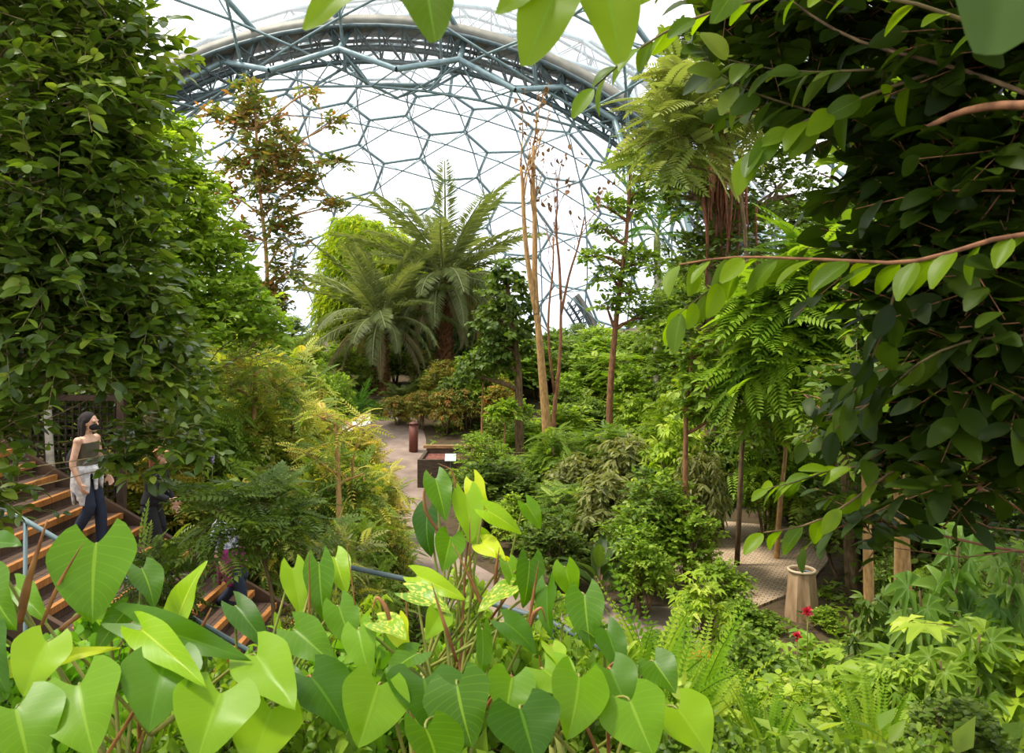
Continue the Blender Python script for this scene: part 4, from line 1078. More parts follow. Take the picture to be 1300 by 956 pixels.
# ------------------------------------------------------------------ shrubs and far trees, one by one
S = plant
far = [
    ('tree_fine', 245, 42, 300, 110, 'bright', 'far_tree', 'far rounded tree seen behind the rust-tinted slim tree'),
    ('tree', 300, 40, 345, 120, 'mid', 'far_tree', 'far green tree whose top shows under the slim rust-tinted tree'),
    ('tree_fine', 372, 43, 400, 90, 'mid', 'far_tree', 'low far tree between the slim rust-tinted tree and the bamboo'),
    ('tree_fine', 735, 50, 425, 120, 'bright', 'far_tree', 'far bright green tree below the sloping dark dome edge'),
    ('tree', 690, 46, 455, 90, 'lime', 'far_tree', 'far lime-green tree behind the tan bare tree'),
    ('tree', 770, 44, 440, 90, 'bright', 'far_tree', 'far bright tree behind the open tiered tree'),
    ('tree_fine', 825, 46, 405, 110, 'lime', 'far_tree', 'far pale green tree behind the slender smooth-trunked palm'),
    ('tree', 868, 40, 380, 90, 'mid', 'far_tree', 'far green tree between the slender palm and the root-draped tree'),
    ('tree_fine', 960, 38, 330, 160, 'mid', 'far_tree', 'far tree filling the gap behind the root-draped tree'),
    ('tree', 1050, 34, 240, 220, 'dark', 'far_tree', 'tall dark tree behind the bright compound-leaved tree'),
    ('tree_fine', 1160, 30, 200, 240, 'dark', 'far_tree', 'dark tall tree behind the dark-crowned shade tree'),
    ('tree', 1270, 26, 130, 260, 'deep', 'far_tree', 'deep green tall tree at the far side of the dark boughs'),
    ('tree_fine', 650, 48, 440, 90, 'mid', 'far_tree', 'far tree directly behind the vine-wrapped tree'),
    ('rosette', 430, 33, 455, 60, 'palm', 'cycad', 'small fountain-shaped palm plant beside the shorter palm trunk'),
    ('rosette', 455, 32, 468, 60, 'royal', 'cycad', 'bright green fountain-shaped palm plant in front of the shorter palm'),
    ('rosette', 512, 34, 470, 60, 'palm', 'cycad', 'fountain-shaped palm plant between the two shaggy palm trunks'),
    ('rosette', 545, 35, 476, 50, 'royal', 'cycad', 'low fountain-shaped palm plant beside the thick palm trunk'),
    ('rosette', 398, 34, 440, 70, 'palm_old', 'cycad', 'greyish fountain-shaped palm plant under the hanging palm fronds'),
    ('broad', 405, 29, 452, 60, 'bright', 'shrub', 'bright green rounded shrub behind the yellow feathery shrubs'),
    ('broad', 432, 28, 470, 50, 'bright', 'shrub', 'bright green shrub beside the white information board'),
    ('lance', 505, 31, 500, 50, 'orange_tip', 'flushing_shrub', 'orange-tipped shrub behind the short red-brown post'),
    ('lance', 535, 30.5, 492, 50, 'orange_tip', 'flushing_shrub', 'orange-tipped shrub directly below the thick palm trunk'),
    ('lance', 566, 30, 490, 54, 'orange_tip', 'flushing_shrub', 'orange-tipped shrub behind the raised bed'),
    ('lance', 594, 30.5, 488, 46, 'orange_tip', 'flushing_shrub', 'orange-tipped shrub beside the slim straight-stemmed tree'),
    ('oval', 480, 32, 510, 46, 'mid', 'shrub', 'mid green shrub at the foot of the shorter palm'),
    ('broad', 612, 31, 440, 64, 'bright', 'shrub', 'tall bright shrub between the thick palm and the vine-wrapped tree'),
    ('tree', 632, 34, 420, 60, 'deep', 'understorey_tree', 'dark understorey tree behind the vine-wrapped tree'),
    ('broad', 725, 31, 470, 70, 'bright', 'shrub', 'bright shrub behind the thin reddish bare tree'),
    ('tree', 745, 33, 455, 70, 'mid', 'understorey_tree', 'mid green understorey tree left of the tiered tree'),
    ('lance', 752, 29, 500, 70, 'mid', 'shrub', 'drooping green shrub at the left foot of the tiered tree'),
    ('palmate', 810, 27, 500, 80, 'lime', 'umbrella_shrub', 'lime-green shrub with umbrella-like leaves right of the tiered tree'),
    ('broad', 800, 31, 460, 70, 'bright', 'shrub', 'bright rounded shrub between the tiered tree and the slender palm'),
    ('pinnate', 845, 25, 490, 80, 'lime', 'feathery_shrub', 'lime feathery shrub below the slender palm trunk'),
    ('broad', 858, 29, 455, 60, 'mid', 'shrub', 'mid green shrub right beside the slender palm trunk'),
]
for a in far: S(a[0], a[1], a[2], a[3], a[4], a[5], a[6], a[7], 'tree' if 'tree' in a[0] else ('palm plant' if a[0] == 'rosette' else 'shrub'))
mid = [
    # right of the path
    ('fine', 612, 22, 545, 90, 'bright', 'fine yellow-green bush at the corner of the raised bed'),
    ('fine', 645, 21, 575, 70, 'mid', 'fine-leaved bush at the foot of the thin sapling'),
    ('pinnate', 697, 22.5, 535, 74, 'mid', 'pinnate-leaved bush wrapped round the foot of the tan bare tree'),
    ('oval', 668, 20, 600, 70, 'dark', 'dark bush at the foot of the vine-wrapped tree'),
    ('lance', 735, 21, 570, 90, 'olive', 'olive drooping bush right of the tan bare tree'),
    ('pinfine', 765, 23, 540, 90, 'mid', 'finely feathered bush at the foot of the tiered tree'),
    ('lance', 800, 20, 545, 100, 'olive', 'olive drooping bush in front of the lime umbrella-leaved shrub'),
    ('broad', 842, 20, 560, 90, 'bright', 'bright bush below the lime feathery shrub'),
    ('palmate', 858, 19, 525, 90, 'lime', 'lime bush with umbrella-like leaves beside the climber-clad sapling'),
    ('pinnate', 720, 18, 610, 110, 'mid', 'wide pinnate bush in front of the olive drooping bush'),
    ('lance', 775, 17, 590, 100, 'olive', 'greyish olive bush above the dark paddle-leaved clump'),
    ('broad', 828, 15.5, 590, 120, 'mid', 'big mid green bush right of the dark paddle-leaved clump'),
    ('oval', 870, 15, 625, 90, 'bright', 'bright-edged bush below the climber-clad sapling'),
    ('paddle', 760, 14.5, 640, 100, 'deep', 'dark clump of broad paddle leaves beside the brown path bend'),
    ('oval', 700, 15.5, 650, 90, 'dark', 'dark bush between the path and the paddle-leaved clump'),
    ('broad', 815, 13.9, 660, 80, 'bright', 'bright small-leaved bush on the bank above the path bend'),
    ('lance', 882, 16.5, 560, 80, 'olive', 'tall olive bush with hanging leaves left of the brick paving'),
    ('lance', 905, 19.5, 540, 90, 'dark', 'dark hanging-leaved bush at the edge of the brick paving'),
    ('fine', 960, 23, 560, 130, 'dark', 'dark fine-leaved bush closing the end of the brick paving'),
    ('oval', 1010, 21, 560, 120, 'mid', 'mid green bush behind the leaning thin-trunked young tree'),
    ('tree_fine', 1060, 19, 500, 150, 'dark', 'dark dense bush tree behind the litter bin'),
    ('broad', 1075, 16, 600, 130, 'dark', 'dark broad-leaved bush right behind the litter bin'),
    ('tree', 915, 25, 450, 130, 'mid', 'tall green bush tree behind the root-draped trunk'),
    ('pinnate', 975, 19, 470, 120, 'bright', 'bright feathery bush in front of the far gap'),
    ('broad', 1180, 14, 560, 200, 'dark', 'broad dark bush behind the tan trunk of the shade tree'),
    ('tree', 1260, 13, 420, 220, 'deep', 'deep green small tree behind the hand-leaved shrubs'),
    ('oval', 1125, 12.6, 700, 60, 'dark', 'dark bush at the right side of the litter bin'),
    # around the bin, lower right
    ('oval', 920, 13.2, 704, 70, 'bright', 'bright rounded bush left of the litter bin'),
    ('lobed', 890, 11.5, 715, 90, 'lime', 'lime lobed-leaved bush beside the brown path bend'),
    ('oval', 945, 12, 760, 80, 'mid', 'low green bush at the front foot of the litter bin'),
    ('lobed', 1010, 9.6, 795, 120, 'bright', 'bright lobed bush bearing red flowers in front of the litter bin'),
    ('oval', 940, 9.2, 790, 120, 'mid', 'mid green bush left of the red-flowered bush'),
    ('oval', 1112, 10, 780, 90, 'mid', 'green bush right of the red-flowered bush'),
    ('lobed', 1060, 7.6, 830, 130, 'mid', 'low mid-green bush in front of the red-flowered bush'),
    ('palmate', 1120, 7.4, 745, 140, 'dark', 'bush with fresh green umbrella leaves around the tan trunk'),
    ('pinnate', 1010, 7, 850, 140, 'bright', 'low feathery bush at the front beside the yellow flower head'),
    ('oval', 920, 7, 840, 120, 'bright', 'low leafy bush carrying the yellow flower head'),
    ('oval', 972, 13.3, 775, 46, 'mid', 'low green bush touching the left foot of the litter bin'),
    ('oval', 1048, 13.4, 768, 46, 'bright', 'low green bush touching the right foot of the litter bin'),
    # left of the path
    ('pinfine', 300, 18, 425, 120, 'yellow', 'yellowish feathery shrub under the slim rust-tinted tree'),
    ('pinnate', 365, 19, 430, 110, 'yellow', 'yellow-green pinnate shrub right of the yellowish feathery one'),
    ('pinfine', 395, 16.5, 500, 100, 'gold', 'golden feathery shrub above the cut reddish trunk'),
    ('pinfine', 455, 19, 515, 80, 'gold', 'golden feathery shrub overhanging the information board'),
    ('pinfine', 345, 14.5, 480, 120, 'yellow', 'yellow-green feathery shrub beyond the stairs'),
    ('pinnate', 285, 13.5, 480, 110, 'mid', 'green feathery shrub beyond the man in the hat'),
    ('fine', 240, 14.5, 470, 110, 'bright', 'fine bright shrub with lilac flowers behind the stairs'),
    ('pinnate', 480, 16.5, 585, 80, 'gold', 'golden shrub at the left edge of the path'),
    ('pinfine', 430, 13, 560, 110, 'yellow', 'yellow feathery shrub right of the cut reddish trunk'),
    ('pinfine', 350, 11.8, 570, 90, 'olive', 'dusky feathery shrub beside the lower stairs'),
    ('pinnate', 455, 11.5, 640, 100, 'mid', 'green pinnate shrub below the golden shrub on the path edge'),
    ('pinnate', 330, 11.4, 600, 110, 'yellow', 'yellow-tipped pinnate shrub just behind the lower stairs'),
    ('fine', 500, 13, 650, 70, 'yellow', 'small fine yellow shrub on the near bend of the path'),
    ('oval', 180, 14.5, 430, 120, 'mid', 'green shrub behind the man in the hat'),
    ('oval', 90, 14, 440, 140, 'dark', 'dark shrub behind the lattice fence'),
    ('broad', 20, 13, 440, 120, 'dark', 'dark broad shrub beside the lattice fence'),
    ('pinnate', 425, 8, 640, 100, 'olive', 'olive pinnate shrub at the near foot of the stairs'),
    ('pinfine', 435, 7, 690, 110, 'yellow', 'yellow-green feathery bush behind the heart-leaved plants'),
    ('pinnate', 195, 7.2, 640, 70, 'dark', 'slim dark pinnate bush in front of the man in the hat'),
]
cats = {'tree': 'tree', 'tree_fine': 'tree', 'tree_pin': 'tree'}
nm = {'fine': 'fine_leaved_bush', 'pinnate': 'pinnate_bush', 'pinfine': 'feathery_bush', 'oval': 'leafy_bush', 'broad': 'broad_leaved_bush', 'lance': 'drooping_bush', 'palmate': 'umbrella_leaved_bush', 'lobed': 'lobed_leaved_bush', 'paddle': 'paddle_leaved_clump', 'tree': 'bush_tree', 'tree_fine': 'bush_tree'}
for a in mid: S(a[0], a[1], a[2], a[3], a[4] * 1.25, a[5], nm[a[0]], a[6], cats.get(a[0], 'shrub'))
near = [
    ('fatsia', 1205, 6.6, 625, 150, 'fatsia', 'hand_leaved_shrub', 'tall hand-leaved shrub beside the tan trunk, rear of the pale pair'),
    ('fatsia', 1285, 5.4, 640, 170, 'fatsia', 'hand_leaved_shrub', 'nearest tall hand-leaved shrub with the palest broad leaves'),
    ('fatsia', 1230, 4.9, 770, 190, 'mid', 'hand_leaved_shrub', 'low darker hand-leaved shrub in front of the two tall ones'),
    ('palmate', 1150, 5.0, 835, 140, 'bright', 'umbrella_leaved_bush', 'low umbrella-leaved bush left of the low hand-leaved shrub'),
    ('fern', 792, 4.7, 735, 150, 'fern', 'sword_fern', 'arching sword fern beside the heart-leaved plants'),
    ('fern', 858, 4.9, 722, 130, 'fern', 'sword_fern', 'upright sword fern nearest the brown path bend'),
    ('fern', 835, 4.1, 800, 150, 'fern', 'sword_fern', 'sword fern in front of the two taller ferns'),
    ('fern', 975, 4.4, 850, 150, 'fern', 'sword_fern', 'low sword fern in front of the yellow flower head'),
    ('fern', 1110, 4.4, 850, 150, 'fern', 'sword_fern', 'shaded sword fern under the umbrella-leaved bush'),
    ('oval', 700, 5.6, 735, 120, 'bright', 'leafy_bush', 'bright leafy bush among the heart-leaved plants nearest the ferns'),
    ('oval', 590, 5.8, 700, 130, 'bright', 'leafy_bush', 'bright leafy bush behind the tallest heart leaves'),
    ('lobed', 470, 5.6, 740, 120, 'lime', 'lobed_leaved_bush', 'lime lobed bush left of the tallest heart leaves'),
    ('oval', 390, 5.4, 770, 110, 'mid', 'leafy_bush', 'green leafy bush under the pair of drooping heart leaves'),
    ('oval', 1010, 4.6, 900, 170, 'mid', 'leafy_bush', 'low green bush at the very front below the ferns'),
    ('oval', 1220, 3.9, 880, 170, 'dark', 'leafy_bush', 'dark low bush at the front under the hand-leaved shrubs'),
]
for a in near: S(*a[:8], 'fern' if a[0] == 'fern' else 'shrub', rz=RNG.uniform(-.4, .4) if a[0] == 'fatsia' else None)
# shrubs filling the beds, spaced over the ground of each bed
def bed(n, pxr, dr, hr, kinds, leaves, name, label, group, seed, sp=1.3, wr=(1.0, 1.5)):
    rg = np.random.default_rng(seed); done = []; tries = 0
    while len(done) < n and tries < 3000:
        tries += 1
        d = rg.uniform(*dr); px = rg.uniform(*pxr); x = (px - CX) / FOC * d
        if path_gap(x, d) < .9 or (-8.6 < x < -.2 and 7.0 < d < 11.4): continue
        if any(math.hypot(x - a, d - b_) < sp for a, b_ in done): continue
        if 850 < px < 1170 and d < 14.8 and seed == 105: continue
        done.append((x, d)); h = rg.uniform(*hr); top = HOR + (CAM[2] - gz(x, d) - h) / d * FOC
        plant(kinds[rg.integers(len(kinds))], px, d, top, h * rg.uniform(*wr) / d * FOC, leaves[rg.integers(len(leaves))], name, label, 'shrub' if h < 3.2 else 'tree', seed=int(rg.integers(2)), group=group)
pp = np.array(PATH); tq = np.linspace(0, 1, 80); pa = np.stack([np.interp(tq, np.linspace(0, 1, len(pp)), pp[:, i]) for i in range(2)], -1)
wd_ = np.interp(tq, np.linspace(0, 1, 8), [3.6, 3.4, 2.9, 2.3, 1.8, 1.8, 2.0, 2.2])
pb2 = np.array([(3.4, 15.2), (4.6, 16.6), (5.6, 18.2), (6.6, 20.5)]); pb2 = np.stack([np.interp(np.linspace(0, 1, 30), np.linspace(0, 1, 4), pb2[:, i]) for i in range(2)], -1)
pa = np.concatenate([pa, pb2]); wd_ = np.concatenate([wd_, np.full(30, 3.2)])
def path_gap(x, y): return float(np.min(np.hypot(x - pa[:, 0], y - pa[:, 1]) - wd_ * .5))
bed(26, (610, 900), (17, 31), (1.0, 2.0), ('oval', 'broad', 'fine', 'pinnate', 'lance'), ('mid', 'bright', 'dark', 'mid', 'lime'), 'understorey_shrub', 'one of the low green shrubs crowding the beds under the bare trees', 'shrubs in the beds right of the path', 101, 1.5)
bed(22, (640, 850), (34, 47), (1.8, 2.9), ('broad', 'oval', 'fine', 'lance'), ('mid', 'bright', 'lime', 'mid'), 'backdrop_shrub', 'one of the far shrubs closing the view behind the tan bare tree', 'far shrubs behind the bare trees', 102, 1.6)
bed(16, (850, 960), (26, 42), (4.0, 6.5), ('tree', 'tree_fine'), ('mid', 'bright', 'mid', 'dark'), 'backdrop_tree', 'one of the far green trees closing the view behind the root-draped tree', 'far trees behind the root-draped tree', 109, 2.0, (.5, .75))
bed(22, (0, 330), (26, 42), (4.0, 6.0), ('tree', 'tree_fine'), ('mid', 'bright', 'mid', 'dark'), 'backdrop_tree', 'one of the far green trees closing the view left of the slim rust-tinted tree', 'far trees left of the slim tree', 103, 2.2, (.5, .75))
bed(12, (330, 440), (28, 42), (1.8, 2.8), ('broad', 'fine', 'oval'), ('bright', 'mid', 'bright'), 'backdrop_shrub', 'one of the far bright shrubs between the slim rust-tinted tree and the bamboo', 'far shrubs by the bamboo', 110, 1.5)
bed(26, (150, 470), (12, 30), (1.2, 2.4), ('pinfine', 'pinnate', 'fine', 'pinfine', 'oval'), ('yellow', 'gold', 'mid', 'bright', 'mid'), 'understorey_shrub', 'one of the feathery yellow-green shrubs crowding the slope beyond the stairs', 'shrubs on the slope left of the path', 104, 1.4)
bed(26, (890, 1290), (9, 24), (1.0, 2.4), ('oval', 'broad', 'fine', 'lance', 'lobed'), ('mid', 'dark', 'bright', 'dark', 'mid'), 'understorey_shrub', 'one of the green shrubs crowding the beds round the litter bin and brick paving', 'shrubs round the litter bin', 105, 1.3, (.7, 1.1))
bed(22, (430, 1250), (5.2, 10.5), (.7, 1.5), ('oval', 'lobed', 'pinnate', 'oval', 'fine'), ('bright', 'mid', 'lime', 'mid'), 'low_shrub', 'one of the low leafy shrubs between the heart-leaved plants and the path bend', 'low shrubs on the near bank', 106, .9)
bed(24, (620, 900), (32, 45), (1.8, 3.2), ('oval', 'broad', 'fine', 'pinnate'), ('bright', 'mid', 'lime', 'bright'), 'understorey_shrub', 'one of the bright shrubs filling the ground below the tiered tree and slender palm', 'bright shrubs below the tiered tree', 108, 1.4)
bed(14, (445, 640), (30, 40), (1.2, 2.2), ('oval', 'lance', 'fine', 'broad'), ('mid', 'dark', 'olive', 'orange_tip'), 'understorey_shrub', 'one of the shrubs at the feet of the two shaggy palms', 'shrubs below the palms', 107, 1.2)
# leafy ground cover that nobody could count
gc = MB(); rngc = np.random.default_rng(50); n = 2600
yy = rngc.uniform(3.0, 34, n) ; xx = rngc.uniform(-.72, .72, n) * yy
dist = np.min(np.hypot(xx[:, None] - pa[None, :, 0], yy[:, None] - pa[None, :, 1]) - wd_[None] * .5, 1)
ok = (dist > .35) & ~((xx > -8.5) & (xx < 0) & (yy > 7.3) & (yy < 10.8))
xx, yy = xx[ok], yy[ok]
Bc = [(a, b_, gz(a, b_) + .12, .35, .35, .22) for a, b_ in zip(xx, yy)]
cloud(gc, rngc, Bc, len(Bc) * 3, 5, .35, T_DIAM, (.1, .2), hollow=.1)
o = link('undergrowth', gc.mesh('undergrowth', M['mid'])); o['kind'] = 'stuff'; tag(o, 'leafy green ground cover between the shrubs and paths', 'undergrowth')
# ------------------------------------------------------------------ people on the stairs
def fuse(mb, name, mat, voxel=.010, smooth=4):
    """merge overlapping forms into one continuous smooth skin"""
    me = mb.mesh(name); o = bpy.data.objects.new('tmp', me); C.objects.link(o)
    a = o.modifiers.new('r', 'REMESH'); a.mode = 'VOXEL'; a.voxel_size = voxel; a.use_smooth_shade = True
    b_ = o.modifiers.new('s', 'SMOOTH'); b_.iterations = smooth; b_.factor = .5
    dg = bpy.context.evaluated_depsgraph_get()
    out = bpy.data.meshes.new_from_object(o.evaluated_get(dg)); out.name = name
    bpy.data.objects.remove(o); bpy.data.meshes.remove(me)
    out.materials.clear(); out.materials.append(mat)
    for p in out.polygons: p.use_smooth = True
    return out

def ball(mb, c, r, n=14):
    r = np.full(3, r) if np.isscalar(r) else np.asarray(r, float)
    th = np.linspace(0, math.pi, n)[1:-1]; ph = np.arange(2 * n) * math.pi / n; k = 2 * n
    V = np.array([[math.sin(t) * math.cos(p), math.sin(t) * math.sin(p), math.cos(t)] for t in th for p in ph]); V = np.concatenate([V, [[0, 0, 1], [0, 0, -1]]]) * r + np.asarray(c, float)
    L = []; K = []
    for i in range(len(th) - 1):
        for j in range(k): L += [i * k + j, (i + 1) * k + j, (i + 1) * k + (j + 1) % k, i * k + (j + 1) % k]; K.append(4)
    T_, B_ = len(V) - 2, len(V) - 1; e = (len(th) - 1) * k
    for j in range(k): L += [T_, j, (j + 1) % k, B_, e + (j + 1) % k, e + j]; K += [3, 3]
    mb.add(V, L, K)

def limb(mb, pts, rad, n=14):
    P = np.asarray(pts, float); t = np.linspace(0, 1, len(P)); tt = np.linspace(0, 1, 4 * len(P))
    Q = np.stack([np.interp(tt, t, P[:, i]) for i in range(3)], -1); R = np.interp(tt, t, rad)
    mb.tube(Q, R, n); ball(mb, P[0], rad[0]); ball(mb, P[-1], rad[-1])

def loft(mb, secs, n=20):
    """stack of ellipses (cx,cy,cz,rx,ry)"""
    a = np.arange(n) * 2 * math.pi / n; V = []
    for cx_, cy_, cz, rx, ry in secs: V += [(cx_ + rx * math.cos(t), cy_ + ry * math.sin(t), cz) for t in a]
    k = len(secs); i = np.arange(k - 1)[:, None] * n; j = np.arange(n)[None]; j2 = (j + 1) % n
    Q = np.stack([i + j, i + j2, i + n + j2, i + n + j], -1).reshape(-1)
    mb.add(V, np.concatenate([Q, np.arange(n)[::-1], (k - 1) * n + np.arange(n)]), [4] * ((k - 1) * n) + [n, n])

def hand(mb, wrist, d, palm_n, s=1.0):
    d = nrm(d); pn = nrm(palm_n - np.dot(palm_n, d) * np.asarray(d)); sd = np.cross(d, pn)
    w = np.asarray(wrist, float)
    for q in np.linspace(-.028, .028, 4): limb(mb, [w, w + d * .05 + sd * q * .8, w + d * .09 + sd * q], [.018, .015, .012], 8)
    for q, L in zip((-.030, -.010, .010, .029), (.062, .076, .080, .070)):
        a = w + d * .088 + sd * q; b = a + (d * .9 + pn * .25) * L * .45; c = b + (d * .75 + pn * .6) * L * .32; e = c + (d * .5 + pn * .85) * L * .28
        limb(mb, [a, b, c, e], [.0098, .009, .0083, .007], 8)
    a = w + d * .03 + sd * .026; b = a + (d * .6 + sd * .75 + pn * .2) * .035; c = b + (d * .85 + sd * .35 + pn * .3) * .032
    limb(mb, [a, b, c], [.014, .011, .008], 8)

skin = mat_noise('skin', (206, 158, 128), (222, 176, 146), 20, .5, bump=0)
def person(px, d, k, label, P, parts):
    """facing down the stairs (+X); P = joints in metres from the standing foot"""
    x = (px - CX) / FOC * d; r = empty('person', (x, d, SZ(k)), label, 'person', rz=P.get('yaw', 0.0))
    b = MB()
    hip = np.array(P['hip']); neck = np.array(P['neck']); head = np.array(P['head'])
    t = lambda q: hip + (neck - hip) * q
    w = P.get('w', 1.0)
    secs = [(-.04, .085, .10), (.08, .105, .155), (.2, .10, .15), (.42, .085, .125), (.65, .10, .145), (.82, .10, .165), (.92, .075, .13), (1.0, .05, .055), (1.1, .048, .05)]
    loft(b, [(*t(q), rx * w, ry * w) for q, rx, ry in secs])
    for side in ('R', 'L'):
        a = [np.array(q, float) for q in P['arm' + side]]
        ball(b, a[0], .052 * w); limb(b, a, [.047 * w, .038 * w, .026 * w]); hand(b, a[2], nrm(a[2] - a[1]), np.array([.3, 1 if side == 'R' else -1, .0]))
        l = [np.array(q, float) for q in P['leg' + side]]
        limb(b, l, [.085 * w, .058 * w, .04]); foot = l[2] + [.0, 0, -.05]; limb(b, [foot + [-.03, 0, .0], foot + [.07, 0, -.005], foot + [.15, 0, -.012]], [.038, .036, .028])
    limb(b, [neck, head - [0.01, 0, .06]], [.05, .048])
    # head: skull, jaw, nose, brow, chin, ears
    H = head; ball(b, H + [-.012, 0, .018], (.098, .076, .100), 16); ball(b, H + [.018, 0, -.040], (.070, .058, .075), 14); ball(b, H + [.066, 0, -.096], (.022, .026, .018), 10)
    limb(b, [H + [.086, 0, .012], H + [.104, 0, -.022]], [.009, .015], 8); limb(b, [H + [.076, -.035, .022], H + [.076, .035, .022]], [.016, .016], 8)
    for sgn in (-1, 1): ball(b, H + [-.008, sgn * .076, -.008], (.016, .009, .03), 8)
    link('body', fuse(b, 'body', skin, .0085, 3), r)
    ey = MB(); 
    for sgn in (-1, 1): ball(ey, H + [.079, sgn * .031, .002], (.010, .014, .007), 8)
    link('eyes', ey.mesh('eyes', mat_plain('eye', (60, 44, 34))), r)
    lp = MB(); limb(lp, [H + [.080, -.022, -.062], H + [.088, 0, -.060], H + [.080, .022, -.062]], [.005, .008, .005], 8); link('lips', lp.mesh('lips', mat_plain('lip', (176, 104, 92))), r)
    for nm_, fn, mt in parts:
        q = MB(); fn(q, P, t, w); link(nm_, fuse(q, nm_, mt, .009, 4) if nm_ not in ('hat', 'hair') else fuse(q, nm_, mt, .008, 2), r)
    return r

def trousers(q, P, t, w):
    loft(q, [(*t(v), rx * w, ry * w) for v, rx, ry in ((-.06, .09, .12), (.06, .122, .172), (.18, .112, .162), (.28, .10, .145))])
    for s in 'RL':
        l = [np.array(v, float) for v in P['leg' + s]]; limb(q, [l[0], l[1], l[2] + [0, 0, .0]], [.098 * w, .072 * w, .06])
def shoe(side):
    def f(q, P, t, w):
        a = np.array(P['leg' + side][2], float) + [0, 0, -.05]
        limb(q, [a + [-.045, 0, .015], a + [.02, 0, .02]], [.05, .05]); limb(q, [a + [-.04, 0, -.008], a + [.08, 0, -.012], a + [.18, 0, -.016]], [.045, .046, .036]); limb(q, [a + [-.01, 0, .05], a + [0, 0, .02]], [.052, .05])
    return f
def sole(side):
    def f(q, P, t, w):
        a = np.array(P['leg' + side][2], float) + [0, 0, -.085]
        for dy in (-.02, .02): limb(q, [a + [-.055, dy * .8, 0], a + [.08, dy * 1.2, 0], a + [.19, dy * .7, 0]], [.024, .026, .022], 10)
    return f
def top(lo, hi, sleeve=0.0, ex=1.0):
    def f(q, P, t, w):
        secs = [(.1, .128, .176), (.2, .118, .165), (.42, .100, .140), (.65, .116, .16), (.82, .112, .172), (.93, .085, .135), (1.0, .065, .075)]
        v = [s for s in secs if lo <= s[0] <= hi]; loft(q, [(*t(s[0]), s[1] * w * ex, s[2] * w * ex) for s in v])
        if sleeve:
            for s in 'RL':
                a = [np.array(u, float) for u in P['arm' + s]]
                pts = [a[0], a[0] + (a[1] - a[0]) * min(1, sleeve * 2)]; rr = [.066, .058]
                if sleeve > .5: pts.append(a[1] + (a[2] - a[1]) * (sleeve * 2 - 1)); rr.append(.044)
                limb(q, pts, rr)
    return f
def hairdo(length, back=.0):
    def f(q, P, t, w):
        H = np.array(P['head'], float)
        ball(q, H + [-.03, 0, .035], (.104, .088, .10), 14); ball(q, H + [-.062, 0, -.02], (.06, .085, .09), 12)
        for y in (-.07, .07): limb(q, [H + [-.02, y, .03], H + [-.035, y * 1.05, -.05], H + [-.05, y, -.05 - length]], [.03, .03, .022])
        limb(q, [H + [-.09, 0, 0], H + [-.10, 0, -.05 - length]], [.06, .045])
    return f
def maskf(q, P, t, w):
    H = np.array(P['head'], float); ball(q, H + [.048, 0, -.05], (.062, .062, .05), 12); ball(q, H + [.085, 0, -.038], (.028, .03, .035), 10)
def tied(drop, y=0.0):
    """garment knotted round the waist, hanging in folds"""
    def f(q, P, t, w):
        h = t(.2); loft(q, [(h[0], h[1], h[2] - .05, .135 * w, .185 * w), (h[0], h[1], h[2], .138 * w, .186 * w), (h[0], h[1], h[2] + .05, .128 * w, .176 * w)])
        for a in list(np.linspace(.8, math.pi, 11)) + list(np.linspace(-math.pi, -.8, 11)):
            e = np.array([math.cos(a) * .13, math.sin(a) * .178, 0]) * w
            L = drop * (.80 + .2 * math.sin(a * 4.1))
            limb(q, [h + e * .97, h + e * 1.05 - [0, 0, L * .5], h + e * .98 - [0, 0, L]], [.03, .032, .024], 10)
        limb(q, [h + [.13 * w, -.03, .0], h + [.15 * w, -.05, -drop * .55]], [.035, .022], 10); limb(q, [h + [.13 * w, .02, .0], h + [.15 * w, .05, -drop * .5]], [.035, .022], 10)
    return f
def bag(q, P, t, w):
    c = t(.35) + np.array([-.17, .04, 0]); ball(q, c, (.10, .14, .18), 12)
def hatf(q, P, t, w):
    H = np.array(P['head'], float); loft(q, [(*(H + [-.01, 0, .05]), .175, .165), (*(H + [-.01, 0, .062]), .18, .17), (*(H + [-.01, 0, .07]), .115, .10), (*(H + [-.01, 0, .13]), .10, .088), (*(H + [-.01, 0, .155]), .06, .05)])

